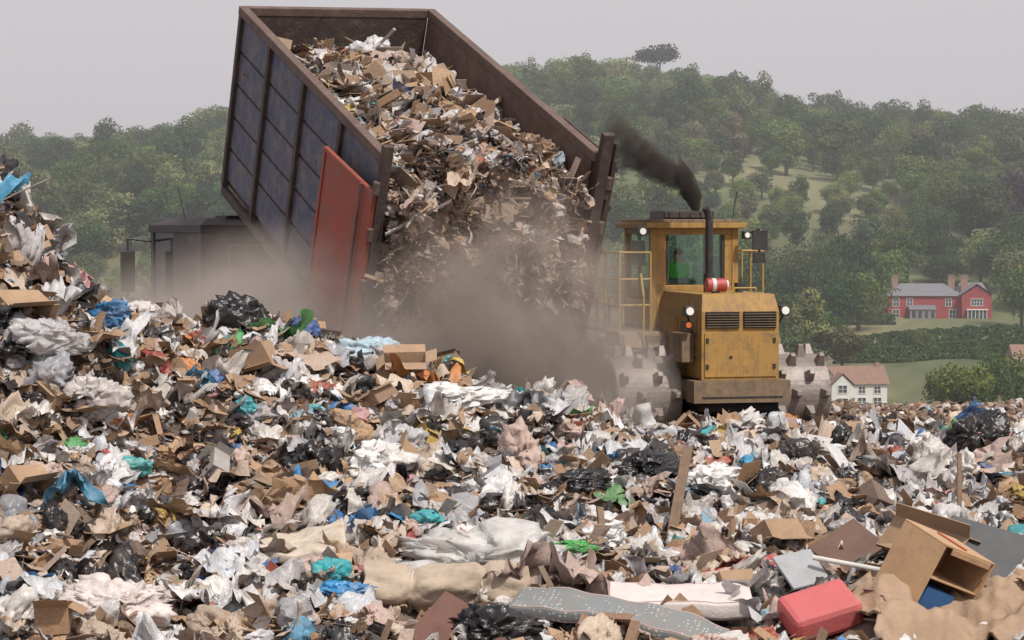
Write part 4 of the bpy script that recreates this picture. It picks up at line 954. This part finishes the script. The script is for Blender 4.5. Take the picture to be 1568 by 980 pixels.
k.box(-a_b,a_b,-b_b,b_b,c_b-t,c_b,mPly); k.box(-a_b,a_b,-b_b,b_b,-c_b,-c_b+t,mPly)
k.box(-a_b,-a_b+t,-b_b,b_b,-c_b+t+.001,c_b-t-.001,mPly); k.box(-a_b+t+.001,a_b,b_b-t,b_b,-c_b+t+.001,c_b-t-.001,mPly); k.box(a_b-t,a_b,-b_b,b_b-t-.001,-c_b+t+.001,c_b-t-.001,mPly)
k.box(-a_b+t+.001,a_b-t-.001,-b_b+.02,b_b-t-.002,-.02,0,mPly); k.box(-.3,.15,-.3,.2,-c_b+t+.002,-.12,M("blue_lining",(.03,.12,.3),None,None,3,.7))
k.box(-.3,.33,-b_b-.03,-b_b-.003,c_b-.09,c_b-.02,mPly)
k.box(-.05,-.02,-.3,.2,c_b+.002,c_b+.02,M("red_strip",(.5,.1,.05)))
k.obj("wooden_box",None,TR(4.70,25.2,.34,36,18,20),.006)
def board(name,w0,l0,t0,MX,mat):
    k=B(); k.box(-w0/2,w0/2,-l0/2,l0/2,-t0/2,t0/2,mat,top=[(.01,.01),(-.02,.0),(.0,-.02),(.01,.0)]); 
    return k.obj(name,None,MX,.006)
mGreyB=M("grey_laminate",(.36,.37,.38),(.30,.31,.32),(.24,.21,.19),3,.6,amt=.2); mDkB=M("dark_grey_board",(.07,.07,.075),(.09,.09,.09),None,3,.6)
mWd=M("weathered_timber",(.26,.18,.12),(.19,.13,.09),None,5,.85,bump=.4)
board("grey_board",.5,.55,.03,TR(3.35,26.2,.34,20,35,-10),mGreyB)
board("dark_grey_panel",1.3,1.2,.04,TR(5.65,26.4,.38,-15,34,14),mDkB)
board("brown_panel",.75,.6,.03,TR(4.0,27.0,.38,30,30,-25),M("brown_board",(.15,.085,.06),None,None,3,.7))
board("timber_plank",.14,1.6,.05,TR(2.15,29.4,.50,-22,58,0),mWd)
board("timber_plank",.09,1.0,.05,TR(1.15,28.3,.30,12,62,0),mWd)
board("timber_plank",.07,1.1,.06,TR(5.9,29.9,.4,-10,70,0),mWd)
board("dark_panel",.5,.35,.03,TR(-4.9,24.4,.30,10,25,5),mDkB)
board("chipboard_panel",.45,.7,.04,TR(-.75,24.1,.34,-32,40,20),M("reddish_board",(.17,.08,.06),None,None,3,.7))
k=B(); k.cyl((-.5,0,0),(.5,0,0),.03,mWhiteP); k.obj("plastic_pipe",None,TR(3.95,26.0,.50,-18,0,8))
mCard=M("cardboard",(.40,.27,.17),(.33,.22,.14),(.26,.185,.14),3,.9,bump=.15,amt=.3)
def cbox(MX,s,seed):
    V,F=boxP(seed); ob=make_mesh("cardboard_box",V*s,F,None,mCard,False); ob.matrix_world=MX; q=ob.modifiers.new('s','SOLIDIFY'); q.thickness=.01
cbox(TR(-1.6,33.2,.25,10,20),.6,2101); cbox(TR(3.3,28.2,.25,30,150),.55,2102); cbox(TR(-3.6,31.8,.35,80,160),.55,2103); cbox(TR(-6.3,29.0,.3,40,130),.6,2104)
cbox(TR(5.0,27.1,.35,-25,-20,15),.9,2105); cbox(TR(-5.7,26.5,.25,50,140),.5,2107); cbox(TR(2.6,26.4,.2,10,150),.4,2108)
k=B(); k.box(-.13,.13,-.09,.09,-.2,.12,mWhiteP); k.box(-.13,.13,-.09,.09,.121,.2,mWhiteP,top=[(.07,.04),(-.07,.04),(-.07,-.04),(.07,-.04)])
k.cyl((-.02,0,.2),(-.02,0,.26),.03,mWhiteP); k.tube([(.05,0,.2),(.09,0,.27),(.12,0,.13)],.014,mWhiteP)
k.obj("plastic_jerrycan",None,TR(3.15,29.3,.3,20,10,12),.03)
k=B(); k.tube([(-6.9,29.8,3.7),(-6.5,29.8,3.9),(-6.05,29.8,4.1)],.012,mSteel); k.obj("steel_rod")
print("objects",len(bpy.data.objects))
